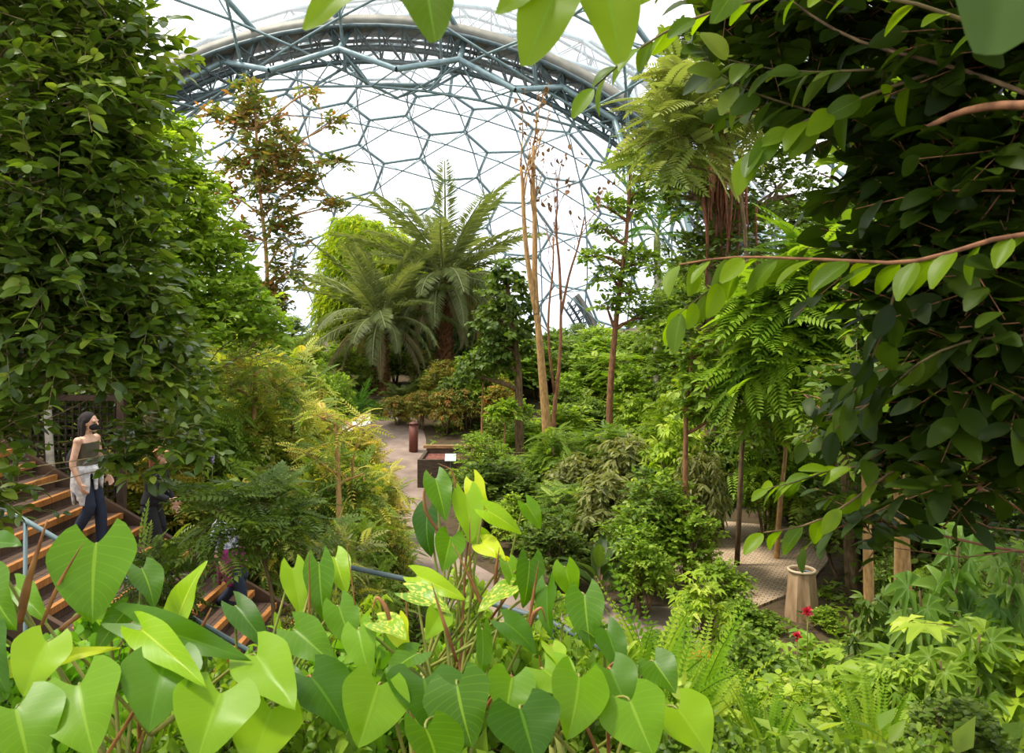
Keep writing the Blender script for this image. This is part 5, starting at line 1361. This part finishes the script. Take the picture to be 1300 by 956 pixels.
cl = lambda n, c, c2=None, sc_=9: mat_noise(n, c2 or tuple(v * .85 for v in c), c, sc_, .85, bump=.15)
denim = cl('dark_denim', (36, 46, 66)); black = cl('black_cloth', (30, 29, 32)); olive = cl('olive_cloth', (92, 84, 66)); whitecl = cl('white_cloth', (226, 222, 216), (160, 158, 160), 16)
rubber = mat_plain('white_rubber', (222, 220, 212)); magenta = cl('magenta_cloth', (142, 40, 104)); patt = cl('grey_pattern_cloth', (206, 208, 214), (56, 62, 74), 22); teal = cl('teal_canvas', (64, 140, 124), (40, 70, 76), 24)
hair_d = cl('dark_hair', (38, 28, 24)); hair_r = cl('auburn_hair', (150, 82, 48)); straw = cl('straw', (182, 136, 88)); hair_b = cl('brown_hair', (74, 54, 40))
def pose(step, back, lean=.02, armR=None, armL=None, h=1.0, yaw=0., w=1.0):
    """step = forward foot offset (x,z), back = rear foot offset"""
    hx = (step[0] + back[0]) / 2; hz = .88 * h + min(step[1], back[1]) * .3
    p = dict(hip=(hx, 0, hz), neck=(hx + lean, 0, hz + .53 * h), head=(hx + lean + .035, 0, hz + .67 * h), yaw=yaw, w=w)
    def leg(f, y):
        H = np.array([hx, y, hz - .03]); A = np.array([f[0], y, f[1] + .09]); m_ = (H + A) / 2 + [.05 + .12 * max(0, (hz - f[1]) < .86 * h) * 1.0, 0, .02]
        return [H, m_, A]
    p['legR'] = leg(step, -.09); p['legL'] = leg(back, .09)
    sh = np.array([hx + lean * .9, 0, hz + .46 * h])
    p['armR'] = [sh + [0, -.175 * w, 0]] + [sh + np.array(q) * h for q in (armR or [(-.04, -.225, -.28), (.06, -.22, -.50)])]
    p['armL'] = [sh + [0, .175 * w, 0]] + [sh + np.array(q) * h for q in (armL or [(.02, .23, -.27), (.14, .2, -.46)])]
    return p
person(97, 9.7, 0, 'woman in olive tank top with black mask and pale jumper tied round her waist', pose((.0, 0), (.28, -RISE), lean=.0, h=1.0, yaw=-.1),
       [('trousers', trousers, denim), ('tank_top', top(.1, .83, ex=1.03), olive), ('tied_jumper', tied(.42), whitecl), ('hair', hairdo(.16), hair_d), ('face_mask', maskf, black), ('shoulder_bag', bag, black), ('shoe', shoe('R'), black), ('shoe', shoe('L'), black), ('shoe_sole', sole('R'), rubber), ('shoe_sole', sole('L'), rubber)])
person(207, 10.2, 3, 'person in brown hat and black clothes with black and white canvas shoes', pose((.0, 0), (-.30, RISE), lean=.08, armR=[(.06, -.22, -.26), (.24, -.18, -.34)], h=.99),
       [('trousers', trousers, black), ('jacket', top(.1, 1.0, .9, 1.08), black), ('hair', hairdo(.10), hair_r), ('hat', hatf, straw), ('shoe', shoe('R'), black), ('shoe', shoe('L'), black), ('shoe_sole', sole('R'), rubber), ('shoe_sole', sole('L'), rubber)])
person(314, 9.85, 6, 'person in grey patterned top, dark jeans and teal shoes with a magenta jacket tied on', pose((.0, 0), (-.36, RISE), lean=-.14, h=.93, yaw=-.1),
       [('trousers', trousers, denim), ('patterned_top', top(.1, 1.0, .55, 1.06), patt), ('tied_jacket', tied(.40), magenta), ('hair', hairdo(.12), hair_b), ('shoe', shoe('R'), teal), ('shoe', shoe('L'), black), ('shoe_sole', sole('R'), rubber), ('shoe_sole', sole('L'), rubber)])
# ------------------------------------------------------------------ foreground trees
rng = np.random.default_rng(90)
def big_tree(name, label, foot, trunk_top, r0, groups, bark, cat='tree'):
    """foot (x,y); groups: list of dict(blobs in px, leaf settings) each a branch part with its foliage as a sub-part"""
    g = gz(*foot); r = empty(name, (foot[0], foot[1], g), label, cat); loc = np.array([foot[0], foot[1], g])
    T = bend((0, 0, -.2), np.array(trunk_top) - loc, rng, .03, 12); link('trunk', MB().tube(T, np.linspace(r0, r0 * .6, 12), 12).mesh('trunk', M[bark]), r)
    for gr in groups:
        B = [(q[0] - loc[0], q[1] - loc[1], q[2] - loc[2], q[3], q[3], q[4]) for q in gr.get('w', [])]
        for q in gr.get('b', []):
            c = W(q[0], q[1], q[2]) - loc; rx = q[3] * q[2] / FOC / 2; B.append((c[0], c[1], c[2], rx, q[5] if len(q) > 5 else rx * .8, q[4] * q[2] / FOC / 2))
        f = MB(); st = MB()
        s = cloud(f, rng, B, gr['n'], gr.get('per', 8), gr.get('tl', .5), gr.get('T', T_SMOOTH), gr['s'], stick=(st, gr.get('tw', .004)), droop=gr.get('dr', .25), leafdrop=gr.get('ld', .15), jit=gr.get('j', .5), hollow=gr.get('h', .25))
        limbs(st, rng, T, B, s, gr.get('r', .05), gr.get('sub', 8))
        o = link('branch', st.mesh('branch', M[bark]), r); link('foliage', f.mesh('foliage', M[gr['m']]), o)
    return r, loc
big_tree('broadleaf_tree', 'dense glossy-leaved tree towering over the woman in the olive top', (-6.3, 6.6), (-5.6, 6.6, 8.4), .2, [
    dict(b=[(40, 40, 6.6, 240, 160), (150, 60, 6.8, 150, 130), (90, 130, 6.4, 220, 140), (185, 130, 6.9, 100, 90), (20, -40, 6.6, 300, 120)], n=560, s=(.11, .165), m='glossy', tl=.5),
    dict(b=[(50, 230, 6.5, 250, 190), (150, 220, 7.0, 150, 150), (30, 330, 6.3, 220, 180)], n=480, s=(.11, .165), m='glossy', tl=.5),
    dict(b=[(120, 340, 6.8, 200, 170), (60, 430, 6.5, 230, 170), (160, 420, 6.9, 160, 140)], n=480, s=(.11, .165), m='glossy', tl=.5),
    dict(b=[(10, 540, 6.2, 110, 110), (110, 480, 6.7, 220, 70), (215, 470, 7.2, 110, 110), (5, 630, 6.4, 70, 90), (165, 590, 6.9, 80, 70), (210, 560, 7.1, 110, 90)], n=190, s=(.10, .155), m='glossy', tl=.5, r=.018, sub=2),
], 'bark_pale')
big_tree('broadleaf_tree', 'second glossy-leaved tree behind the first, darker and further up the slope', (-9.0, 12.2), (-8.6, 12.2, 9), .2, [
    dict(b=[(40, 120, 11.5, 200, 260), (110, 260, 11.5, 200, 260), (60, 400, 11.5, 240, 220)], n=900, s=(.14, .2), m='mid', tl=.7),
    dict(b=[(150, 420, 11.8, 160, 180), (20, 300, 11.5, 160, 300), (200, 500, 12, 150, 100)], n=560, s=(.14, .2), m='dark', tl=.7)], 'bark')
big_tree('small_leaved_tree', 'sunlit tree with small yellow-green leaves left of the slim rust-tinted tree', (-6.6, 14.0), (-6.0, 14.0, 8.8), .14, [
    dict(b=[(200, 205, 13.5, 110, 90), (240, 250, 13.5, 110, 90), (180, 270, 13.2, 130, 110), (250, 300, 13.5, 110, 80), (165, 180, 13.6, 80, 60), (225, 170, 13.6, 60, 40)], n=800, per=10, s=(.10, .15), m='lime', tl=.5),
    dict(b=[(210, 350, 13.2, 150, 110), (280, 340, 13.6, 90, 80), (300, 390, 13.4, 120, 70), (240, 420, 13.2, 160, 90), (170, 410, 13, 120, 100), (330, 420, 13.4, 90, 50), (200, 480, 13, 140, 80)], n=900, per=10, s=(.10, .15), m='bright', tl=.5)], 'bark_pale')
# dark overhanging tree on the viewer's right
rt, rloc = big_tree('overhanging_tree', 'dark broad-leaved tree leaning in over the hand-leaved shrubs, boughs across the top', (3.9, 3.0), (3.1, 3.2, 7.4), .16, [
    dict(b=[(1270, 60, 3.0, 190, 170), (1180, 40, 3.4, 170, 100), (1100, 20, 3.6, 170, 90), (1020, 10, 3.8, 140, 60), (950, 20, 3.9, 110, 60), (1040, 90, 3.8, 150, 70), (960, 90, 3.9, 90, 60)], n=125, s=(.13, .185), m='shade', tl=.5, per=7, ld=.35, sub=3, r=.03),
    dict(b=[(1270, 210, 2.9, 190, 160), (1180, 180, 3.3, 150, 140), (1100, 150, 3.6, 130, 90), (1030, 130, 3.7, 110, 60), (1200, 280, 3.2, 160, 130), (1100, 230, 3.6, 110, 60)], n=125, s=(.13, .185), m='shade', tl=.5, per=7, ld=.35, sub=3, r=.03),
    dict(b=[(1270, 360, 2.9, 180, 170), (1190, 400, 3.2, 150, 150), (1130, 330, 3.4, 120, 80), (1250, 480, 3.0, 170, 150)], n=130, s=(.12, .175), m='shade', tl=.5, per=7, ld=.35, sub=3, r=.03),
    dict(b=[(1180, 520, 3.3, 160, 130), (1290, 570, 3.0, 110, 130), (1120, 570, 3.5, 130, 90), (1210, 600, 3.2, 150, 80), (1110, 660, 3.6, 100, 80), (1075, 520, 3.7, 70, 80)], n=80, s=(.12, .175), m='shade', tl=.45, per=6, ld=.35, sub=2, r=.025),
    dict(b=[(1100, -200, 3.2, 500, 240), (1350, -150, 3.0, 420, 300), (1400, 150, 2.8, 260, 300), (1250, -420, 3.4, 700, 260), (900, -260, 3.4, 260, 120)], n=420, s=(.13, .185), m='shade', tl=.6, per=8),  # crown mostly out of view, added to shade the boughs below
    dict(w=[(2.5, -.5, 9.0, 1.3, .7), (4.0, .5, 8.2, 1.2, .9), (4.6, 1.2, 6.6, 1.0, 1.0), (1.6, 1.2, 8.9, 1.1, .6), (3.6, -1.4, 7.2, 1.2, 1.0), (4.4, -.4, 5.4, .9, .9), (.6, 0, 9.4, 1.0, .5)], n=520, s=(.13, .185), m='shade', tl=.6, per=8),  # unseen crown over and behind the viewer, added to keep light off this tree
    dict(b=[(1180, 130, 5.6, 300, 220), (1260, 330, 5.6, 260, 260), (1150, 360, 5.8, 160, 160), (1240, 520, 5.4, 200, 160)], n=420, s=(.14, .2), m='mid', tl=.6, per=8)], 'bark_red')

def pbranch(path, r0, nleaf, size, mat, bark='bark_red', leafT=T_LEAF, hang=.55, ext=None):
    P = np.array([W(*q) - rloc for q in path])
    if path[0][0] >= 1240:                                # boughs spring from the trunk
        zt = np.clip(P[0][2] - .25, 1.0, 7.2 - rloc[2]); f_ = (zt + .2) / (7.4 - rloc[2] + .2); tp = (np.array([3.1, 3.2, 7.4]) - rloc) * f_; tp[2] = zt
        P = np.concatenate([[tp, tp * .5 + P[0] * .5 + [0, 0, .06]], P])
    tt = np.linspace(0, 1, len(P)); t = np.linspace(0, 1, 16)
    P = np.stack([np.interp(t, tt, P[:, i]) for i in range(3)], -1)
    for _ in range(2): P[1:-1] = (P[:-2] + 2 * P[1:-1] + P[2:]) / 4
    mb = MB().tube(P, np.linspace(r0, r0 * .3, 16), 7)
    o = link('branch', mb.mesh('branch', M[bark]), rt)
    if nleaf:
        q = np.linspace(.12, 1, nleaf); pos = np.stack([np.interp(q, t, P[:, i]) for i in range(3)], -1); T = nrm(np.stack([np.interp(q, t, np.gradient(P, axis=0)[:, i]) for i in range(3)], -1))
        sd = nrm(np.cross(T, [0, 0, 1.0])) * np.where(np.arange(nleaf) % 2 == 0, 1, -1)[:, None]
        D = T * .7 + sd * .55 + rng.normal(0, .22, (nleaf, 3)); D[:, 2] -= hang * rng.uniform(.4, 1.4, nleaf)
        f = MB(); n = nleaf
        for i in range(n):
            up_ = nrm(np.array([0, 0, .8]) + rng.normal(0, .35, 3) - np.array([0, .45, 0]))
            big_leaf(f, pos[i] + nrm(D[i]) * .012, D[i], rng.uniform(*size), .52, rng.uniform(.2, .7), rng.random(), up_, n=7, m=2, foldv=.3)
            f.tube([pos[i], pos[i] + nrm(D[i]) * .014], .0015, 4)
        link('foliage', f.mesh('foliage', M[mat]), o)
    return o
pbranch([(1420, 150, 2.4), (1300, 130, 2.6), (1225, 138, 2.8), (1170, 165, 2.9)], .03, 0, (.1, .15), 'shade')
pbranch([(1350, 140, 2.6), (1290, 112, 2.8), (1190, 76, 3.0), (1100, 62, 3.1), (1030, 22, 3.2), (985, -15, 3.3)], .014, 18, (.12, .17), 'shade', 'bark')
pbranch([(1200, 86, 3.0), (1110, 118, 3.1), (1030, 150, 3.15), (985, 172, 3.2), (950, 195, 3.2)], .009, 16, (.13, .19), 'near', 'twig')
pbranch([(1110, 88, 3.1), (1040, 92, 3.2), (980, 88, 3.3), (925, 76, 3.3)], .006, 14, (.12, .17), 'dark', 'twig')
pbranch([(1330, 270, 2.5), (1215, 322, 2.6), (1145, 340, 2.7), (1080, 328, 2.8), (1000, 330, 2.9), (930, 322, 3.0), (862, 336, 3.0)], .011, 24, (.11, .17), 'near', 'bark_red', hang=.75)
pbranch([(950, 330, 2.95), (905, 365, 3.0), (872, 390, 3.0), (860, 400, 3.0)], .004, 7, (.11, .16), 'near', 'twig', hang=.8)
pbranch([(1250, 520, 3.1), (1150, 585, 3.3), (1090, 630, 3.4), (1035, 668, 3.5), (970, 676, 3.6)], .010, 14, (.11, .16), 'near', 'bark', hang=.3)
pbranch([(1120, 590, 3.3), (1060, 595, 3.4), (1010, 612, 3.45), (975, 620, 3.5)], .006, 12, (.10, .15), 'near', 'twig', hang=.2)
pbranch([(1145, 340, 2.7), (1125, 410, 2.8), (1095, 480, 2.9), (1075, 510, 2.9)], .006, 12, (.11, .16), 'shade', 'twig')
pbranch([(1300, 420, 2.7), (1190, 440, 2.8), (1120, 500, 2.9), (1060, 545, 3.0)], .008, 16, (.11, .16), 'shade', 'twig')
pbranch([(1300, 60, 2.6), (1130, -20, 2.7), (980, -10, 2.75), (880, 20, 2.8), (815, 55, 2.85), (755, 110, 2.9)], .010, 26, (.10, .135), 'near', 'twig', hang=.4)
pbranch([(1060, 150, 3.3), (960, 120, 3.4), (905, 90, 3.4), (885, 50, 3.4)], .006, 14, (.14, .19), 'dark', 'twig', hang=.6)
# leaves hanging close above the viewer, each one a leaf of the bough
ob = pbranch([(1250, -190, 1.7), (960, -90, 1.65), (850, -60, 1.6), (700, -75, 1.5), (540, -80, 1.45), (430, -60, 1.4)], .009, 0, (.1, .1), 'near', 'twig')
def near_leaf(parent, base, tip, d0, d1, wpx, mat, curl=.35, off=rloc, nvec=(0, -.9, .35), heart=False, name='leaf', tone=None, foldv=.25):
    a, b = W(base[0], base[1], d0), W(tip[0], tip[1], d1); L = np.linalg.norm(b - a)
    wr = wpx * (d0 + d1) / 2 / FOC / L
    # aim the chord of the curled blade at the tip
    X = nrm(b - a); nv = np.array(nvec, float); Z = nrm(nv - np.dot(nv, X) * X); D = X * math.cos(curl / 2) + Z * math.sin(curl / 2)
    ch = 2 * math.sin(curl / 2) / curl if curl else 1
    mb = MB(); big_leaf(mb, a - off, D, L / ch, wr, curl, rng.random() if tone is None else tone, nv, heart, n=14, m=6, wave=.5, foldv=foldv)
    return link(name, mb.mesh('leaf', M[mat]), parent)
for bs_, tp, d0, d1, wp, mt in [((470, -34), (386, 38), 1.4, 1.38, 46, 'near'), ((535, -52), (553, 53), 1.45, 1.4, 70, 'near'), ((722, -48), (668, 84), 1.5, 1.45, 74, 'near'), ((758, -60), (788, 80), 1.55, 1.5, 76, 'near'),
                               ((705, -40), (632, 18), 1.5, 1.45, 44, 'near'), ((880, -40), (792, 10), 1.6, 1.55, 36, 'near'), ((1275, -90), (1252, 70), 1.1, 1.05, 150, 'deep'), ((960, -50), (905, 30), 1.7, 1.65, 44, 'near'), ((610, -60), (600, -8), 1.5, 1.45, 40, 'near')]:  # the broad 'deep' leaf: its darker colour stands in for shade
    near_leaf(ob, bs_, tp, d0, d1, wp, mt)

# ------------------------------------------------------------------ heart-leaved plants in front of the viewer
def philo(px, d, label, leaves, name='philodendron', extra=()):
    x = (px - CX) / FOC * d; g = gz(x, d); r = empty(name, (x, d, g), label, 'plant'); loc = np.array([x, d, g])
    st = MB(); crown = []
    for i in range(5):
        a = i * 1.3; e = np.array([math.cos(a) * .12, math.sin(a) * .10, rng.uniform(.3, .7)])
        st.tube(bend((math.cos(a) * .04, math.sin(a) * .04, -.1), e, rng, .1, 6), np.linspace(.022, .014, 6), 7); crown.append(e)
    link('stem', st.mesh('stem', M['stalk']), r)
    for (bx, by), (tx, ty), d0, d1, wp, mt in leaves:
        nv = nrm(np.array([rng.normal(0, .45), -.7 + rng.normal(0, .25), .8 + rng.normal(0, .2)]) if wp < 100 or by > 840 else np.array([.15, -.9, .5]))
        curl = rng.uniform(.3, .8)
        near_leaf(r, (bx, by), (tx, ty), d0, d1, wp, mt, curl, loc, nv, True)
        b = W(bx, by, d0) - loc; c = crown[rng.integers(len(crown))]
        X = nrm(W(tx, ty, d1) - W(bx, by, d0)); m_ = (b + c) / 2 + np.array([0, .05, .0]); q = b - X * .05 + np.array([0, .03, -.01]); 
        t = np.linspace(0, 1, 12)[:, None]; P = (1 - t) ** 3 * c + 3 * (1 - t) ** 2 * t * m_ + 3 * (1 - t) * t ** 2 * q + t ** 3 * b
        link('petiole', MB().tube(P, np.linspace(.008, .0042, 12), 7).mesh('petiole', M['stalk' if rng.random() < .8 else 'stalk_red']), r)
    for path, rr in extra:                                    # sheaths and curled young shoots
        P = np.array([W(*q) - loc for q in path]); t = np.linspace(0, 1, 14); tt = np.linspace(0, 1, len(P)); P = np.stack([np.interp(t, tt, P[:, i]) for i in range(3)], -1); P[1:-1] = (P[:-2] + 2 * P[1:-1] + P[2:]) / 4
        link('shoot', MB().tube(P, np.concatenate([np.linspace(rr * .8, rr, 5), np.linspace(rr, rr * .15, 9)]), 8).mesh('shoot', M['stalk_red']), r)
    return r
A, D_, Y_, V_ = 'philo', 'philo_dark', 'philo_young', 'pothos'
philo(150, 2.9, 'heart-leaved plant with the largest single leaf, in front of the wooden stairs', [
    ((122, 690), (118, 792), 2.9, 2.8, 118, A), ((180, 722), (196, 772), 3.0, 2.9, 50, A), ((222, 800), (262, 712), 3.0, 3.1, 66, Y_), ((180, 800), (262, 872), 2.7, 2.5, 52, Y_), ((170, 790), (318, 838), 2.8, 2.75, 54, D_),
    ((325, 832), (375, 900), 2.8, 2.6, 84, A), ((10, 850), (152, 822), 2.6, 2.7, 28, Y_), ((60, 815), (30, 885), 2.6, 2.5, 80, A), ((-10, 740), (22, 800), 2.7, 2.6, 70, A), ((-15, 690), (28, 692), 2.8, 2.75, 40, D_), ((-20, 800), (10, 880), 2.6, 2.5, 60, D_),
    ((210, 840), (190, 930), 2.6, 2.45, 110, D_), ((100, 870), (120, 960), 2.5, 2.35, 120, A), ((20, 900), (40, 985), 2.4, 2.3, 120, A), ((280, 880), (250, 970), 2.55, 2.4, 120, A), ((160, 775), (120, 830), 2.9, 2.8, 40, A), ((20, 745), (60, 790), 3.0, 2.9, 40, A)],
    extra=[([(25, 790, 2.8), (35, 740, 2.8), (60, 660, 2.8)], .016), ([(50, 800, 2.8), (75, 740, 2.8), (105, 690, 2.8)], .008), ([(75, 800, 2.8), (115, 770, 2.85), (165, 725, 2.9)], .010), ([(245, 830, 2.8), (255, 800, 2.8), (268, 772, 2.8)], .010)])
philo(335, 3.3, 'heart-leaved plant at the foot of the handrail with drooping paired leaves', [
    ((372, 722), (382, 782), 3.6, 3.5, 40, A), ((405, 715), (412, 790), 3.6, 3.5, 44, A), ((425, 708), (440, 755), 3.7, 3.6, 40, Y_), ((330, 860), (400, 880), 3.0, 2.9, 60, A), ((375, 800), (425, 845), 3.2, 3.1, 60, A), ((430, 770), (450, 830), 3.4, 3.3, 50, A), ((395, 860), (440, 930), 2.9, 2.8, 100, D_), ((345, 900), (320, 980), 2.7, 2.6, 110, A), ((300, 770), (345, 830), 3.3, 3.2, 40, D_)],
    extra=[([(392, 800, 3.5), (393, 760, 3.5), (392, 700, 3.5)], .007), ([(470, 850, 3.4), (455, 800, 3.4), (440, 690, 3.4)], .006)])
philo(565, 3.6, 'tallest heart-leaved plant standing clear against the path', [
    ((553, 608), (566, 662), 3.7, 3.6, 40, A), ((543, 650), (548, 708), 3.8, 3.75, 44, D_), ((572, 682), (562, 726), 3.6, 3.5, 46, A), ((592, 628), (598, 690), 3.7, 3.6, 46, A), ((602, 612), (622, 656), 3.8, 3.7, 36, Y_), ((618, 648), (662, 678), 3.6, 3.6, 30, Y_), ((668, 640), (686, 672), 3.7, 3.7, 28, A), ((612, 690), (642, 712), 3.6, 3.5, 34, Y_), ((600, 680), (630, 690), 3.7, 3.7, 30, Y_),
    ((645, 715), (655, 762), 3.5, 3.4, 34, A), ((672, 712), (664, 772), 3.4, 3.35, 48, A), ((640, 712), (628, 702), 3.6, 3.5, 30, Y_), ((695, 745), (700, 810), 3.3, 3.2, 40, D_), ((742, 755), (750, 826), 3.2, 3.1, 56, A), ((718, 720), (730, 760), 3.4, 3.4, 40, A), ((650, 745), (606, 778), 3.4, 3.3, 36, V_)],
    extra=[([(600, 760, 3.6), (597, 730, 3.6), (596, 655, 3.6)], .007), ([(612, 770, 3.4), (600, 740, 3.4), (574, 690, 3.4)], .009), ([(628, 750, 3.5), (630, 720, 3.5), (634, 695, 3.5)], .008), ([(670, 800, 3.3), (678, 750, 3.3), (684, 712, 3.3)], .007), ([(560, 680, 3.7), (540, 650, 3.7), (537, 625, 3.7), (548, 600, 3.7)], .008), ([(578, 640, 3.7), (578, 610, 3.7), (572, 595, 3.7), (555, 588, 3.7)], .005), ([(672, 800, 3.2), (677, 778, 3.2), (688, 770, 3.2), (693, 790, 3.2)], .008)])
philo(560, 2.9, 'low heart-leaved plant with a big two-lobed dark leaf at the very front', [
    ((538, 862), (545, 930), 2.7, 2.55, 120, D_), ((612, 800), (608, 872), 2.8, 2.7, 34, A), ((530, 732), (592, 762), 3.3, 3.2, 34, Y_), ((520, 752), (572, 778), 3.2, 3.1, 40, V_), ((480, 790), (516, 812), 3.0, 2.9, 50, V_), ((505, 790), (520, 830), 3.0, 2.95, 40, Y_), ((455, 800), (470, 860), 3.0, 2.9, 50, A), ((650, 860), (640, 920), 2.7, 2.6, 70, A), ((580, 870), (600, 950), 2.6, 2.5, 100, A), ((480, 870), (455, 950), 2.6, 2.5, 100, A), ((530, 830), (490, 862), 2.9, 2.8, 50, A), ((640, 790), (680, 830), 2.9, 2.85, 50, D_), ((560, 780), (540, 812), 3.1, 3.0, 40, A), ((540, 925), (560, 1000), 2.4, 2.3, 120, A)],
    extra=[([(498, 800, 3.0), (490, 770, 3.0), (478, 756, 3.0), (472, 775, 3.0)], .009), ([(580, 840, 2.9), (560, 780, 2.9), (548, 740, 2.9)], .007)])
philo(735, 3.1, 'heart-leaved plant nearest the black tube rail and the ferns', [
    ((700, 820), (712, 850), 2.9, 2.8, 36, A), ((770, 800), (790, 862), 3.1, 3.0, 44, D_), ((690, 850), (730, 890), 2.8, 2.7, 80, A), ((775, 850), (800, 910), 2.9, 2.8, 70, D_), ((830, 840), (858, 880), 3.1, 3.0, 56, A), ((735, 860), (720, 940), 2.7, 2.6, 90, A), ((800, 890), (830, 960), 2.7, 2.6, 100, A), ((720, 790), (760, 812), 3.2, 3.1, 34, A), ((860, 900), (900, 960), 2.8, 2.7, 90, A), ((660, 900), (680, 970), 2.5, 2.4, 110, D_)],
    extra=[([(690, 870, 2.9), (688, 850, 2.9), (684, 832, 2.9)], .007), ([(770, 850, 3.0), (778, 842, 3.0), (785, 838, 3.0)], .005)])
# trailing creeper leaves between the heart leaves
for px, d, top, w_, leaf, lab in [(80, 3.4, 790, 260, 'pothos', 'pothos creeper under the largest heart leaf'), (300, 3.2, 850, 230, 'bright', 'leafy creeper below the drooping paired leaves'), (480, 4.0, 780, 190, 'pothos', 'yellow-splashed creeper left of the two-lobed dark leaf'), (650, 3.9, 790, 190, 'bright', 'leafy creeper under the tallest heart-leaved plant'), (770, 3.8, 850, 190, 'bright', 'leafy creeper between the black tube rail and the low ferns'), (930, 3.3, 930, 260, 'mid', 'creeper at the very front below the low sword fern'), (1130, 3.2, 930, 260, 'mid', 'creeper at the very front below the shaded sword fern')]:
    plant('cover', px, d, top, w_, leaf, 'creeper', lab, 'creeper')

# ------------------------------------------------------------------ flowers
def flower(px, row, d, col, label, name, n=26, R=.09, spike=False, ball_=False):
    p = W(px, row, d); g = gz(p[0], p[1]); r = empty(name, (p[0], p[1], g), label, 'flower'); h = p[2] - g
    link('stalk', MB().tube(bend((0, 0, -.05), (0, 0, h), rng, .01, 6), np.linspace(.012, .006, 6), 5).mesh('stalk', M['stalk']), r)
    f = MB(); dd = nrm(rng.normal(0, 1, (n, 3)) + [0, 0, .6 if not spike else 0]); pos = np.tile([0, 0, h], (n, 1)).astype(float)
    if spike: pos[:, 2] -= np.linspace(0, R * 2.4, n)
    if ball_: dd[:, 2] = np.abs(dd[:, 2]); 
    place_arr(f, leaf_simple(.5, .1, .2), pos, dd, nrm(rng.normal(0, 1, (n, 3))), rng.uniform(.6, 1, n) * R, rng.random(n))
    link('petals', f.mesh('petals', mat_leaf('petal', col, .5, .3, (1.2, 1.2, 1.2, 1))), r)
red = [(170, 24, 40), (210, 44, 64), (232, 84, 104)]; yel = [(222, 170, 30), (240, 200, 60), (246, 216, 96)]; lil = [(150, 132, 190), (178, 162, 212), (206, 196, 230)]; org = [(206, 90, 40), (226, 120, 60), (236, 150, 80)]
flower(1025, 777, 9.2, red, 'red flower in front of the litter bin, upper of the two', 'red_flower', 40, .085)
flower(1012, 808, 8.9, red, 'red flower low in the lobed bush, lower of the two', 'red_flower', 34, .07)
flower(1103, 778, 8.5, org, 'small orange flower beside the thin pale-brown trunk', 'orange_flower', 22, .06)
flower(890, 838, 6.4, yel, 'flat yellow flower head near the low ferns', 'yellow_flower', 90, .11, ball_=True)
for px, row, lab in [(222, 498, 'lilac flower spike, topmost in the fine bright shrub'), (233, 503, 'lilac flower spike just beside the topmost one'), (255, 544, 'lilac flower spike above the man in the hat'), (258, 570, 'lilac flower spike beside the hat brim'), (270, 577, 'lilac flower spike lowest of the group')]:
    flower(px, row, 12.6, lil, lab, 'lilac_flower', 30, .06, spike=True)
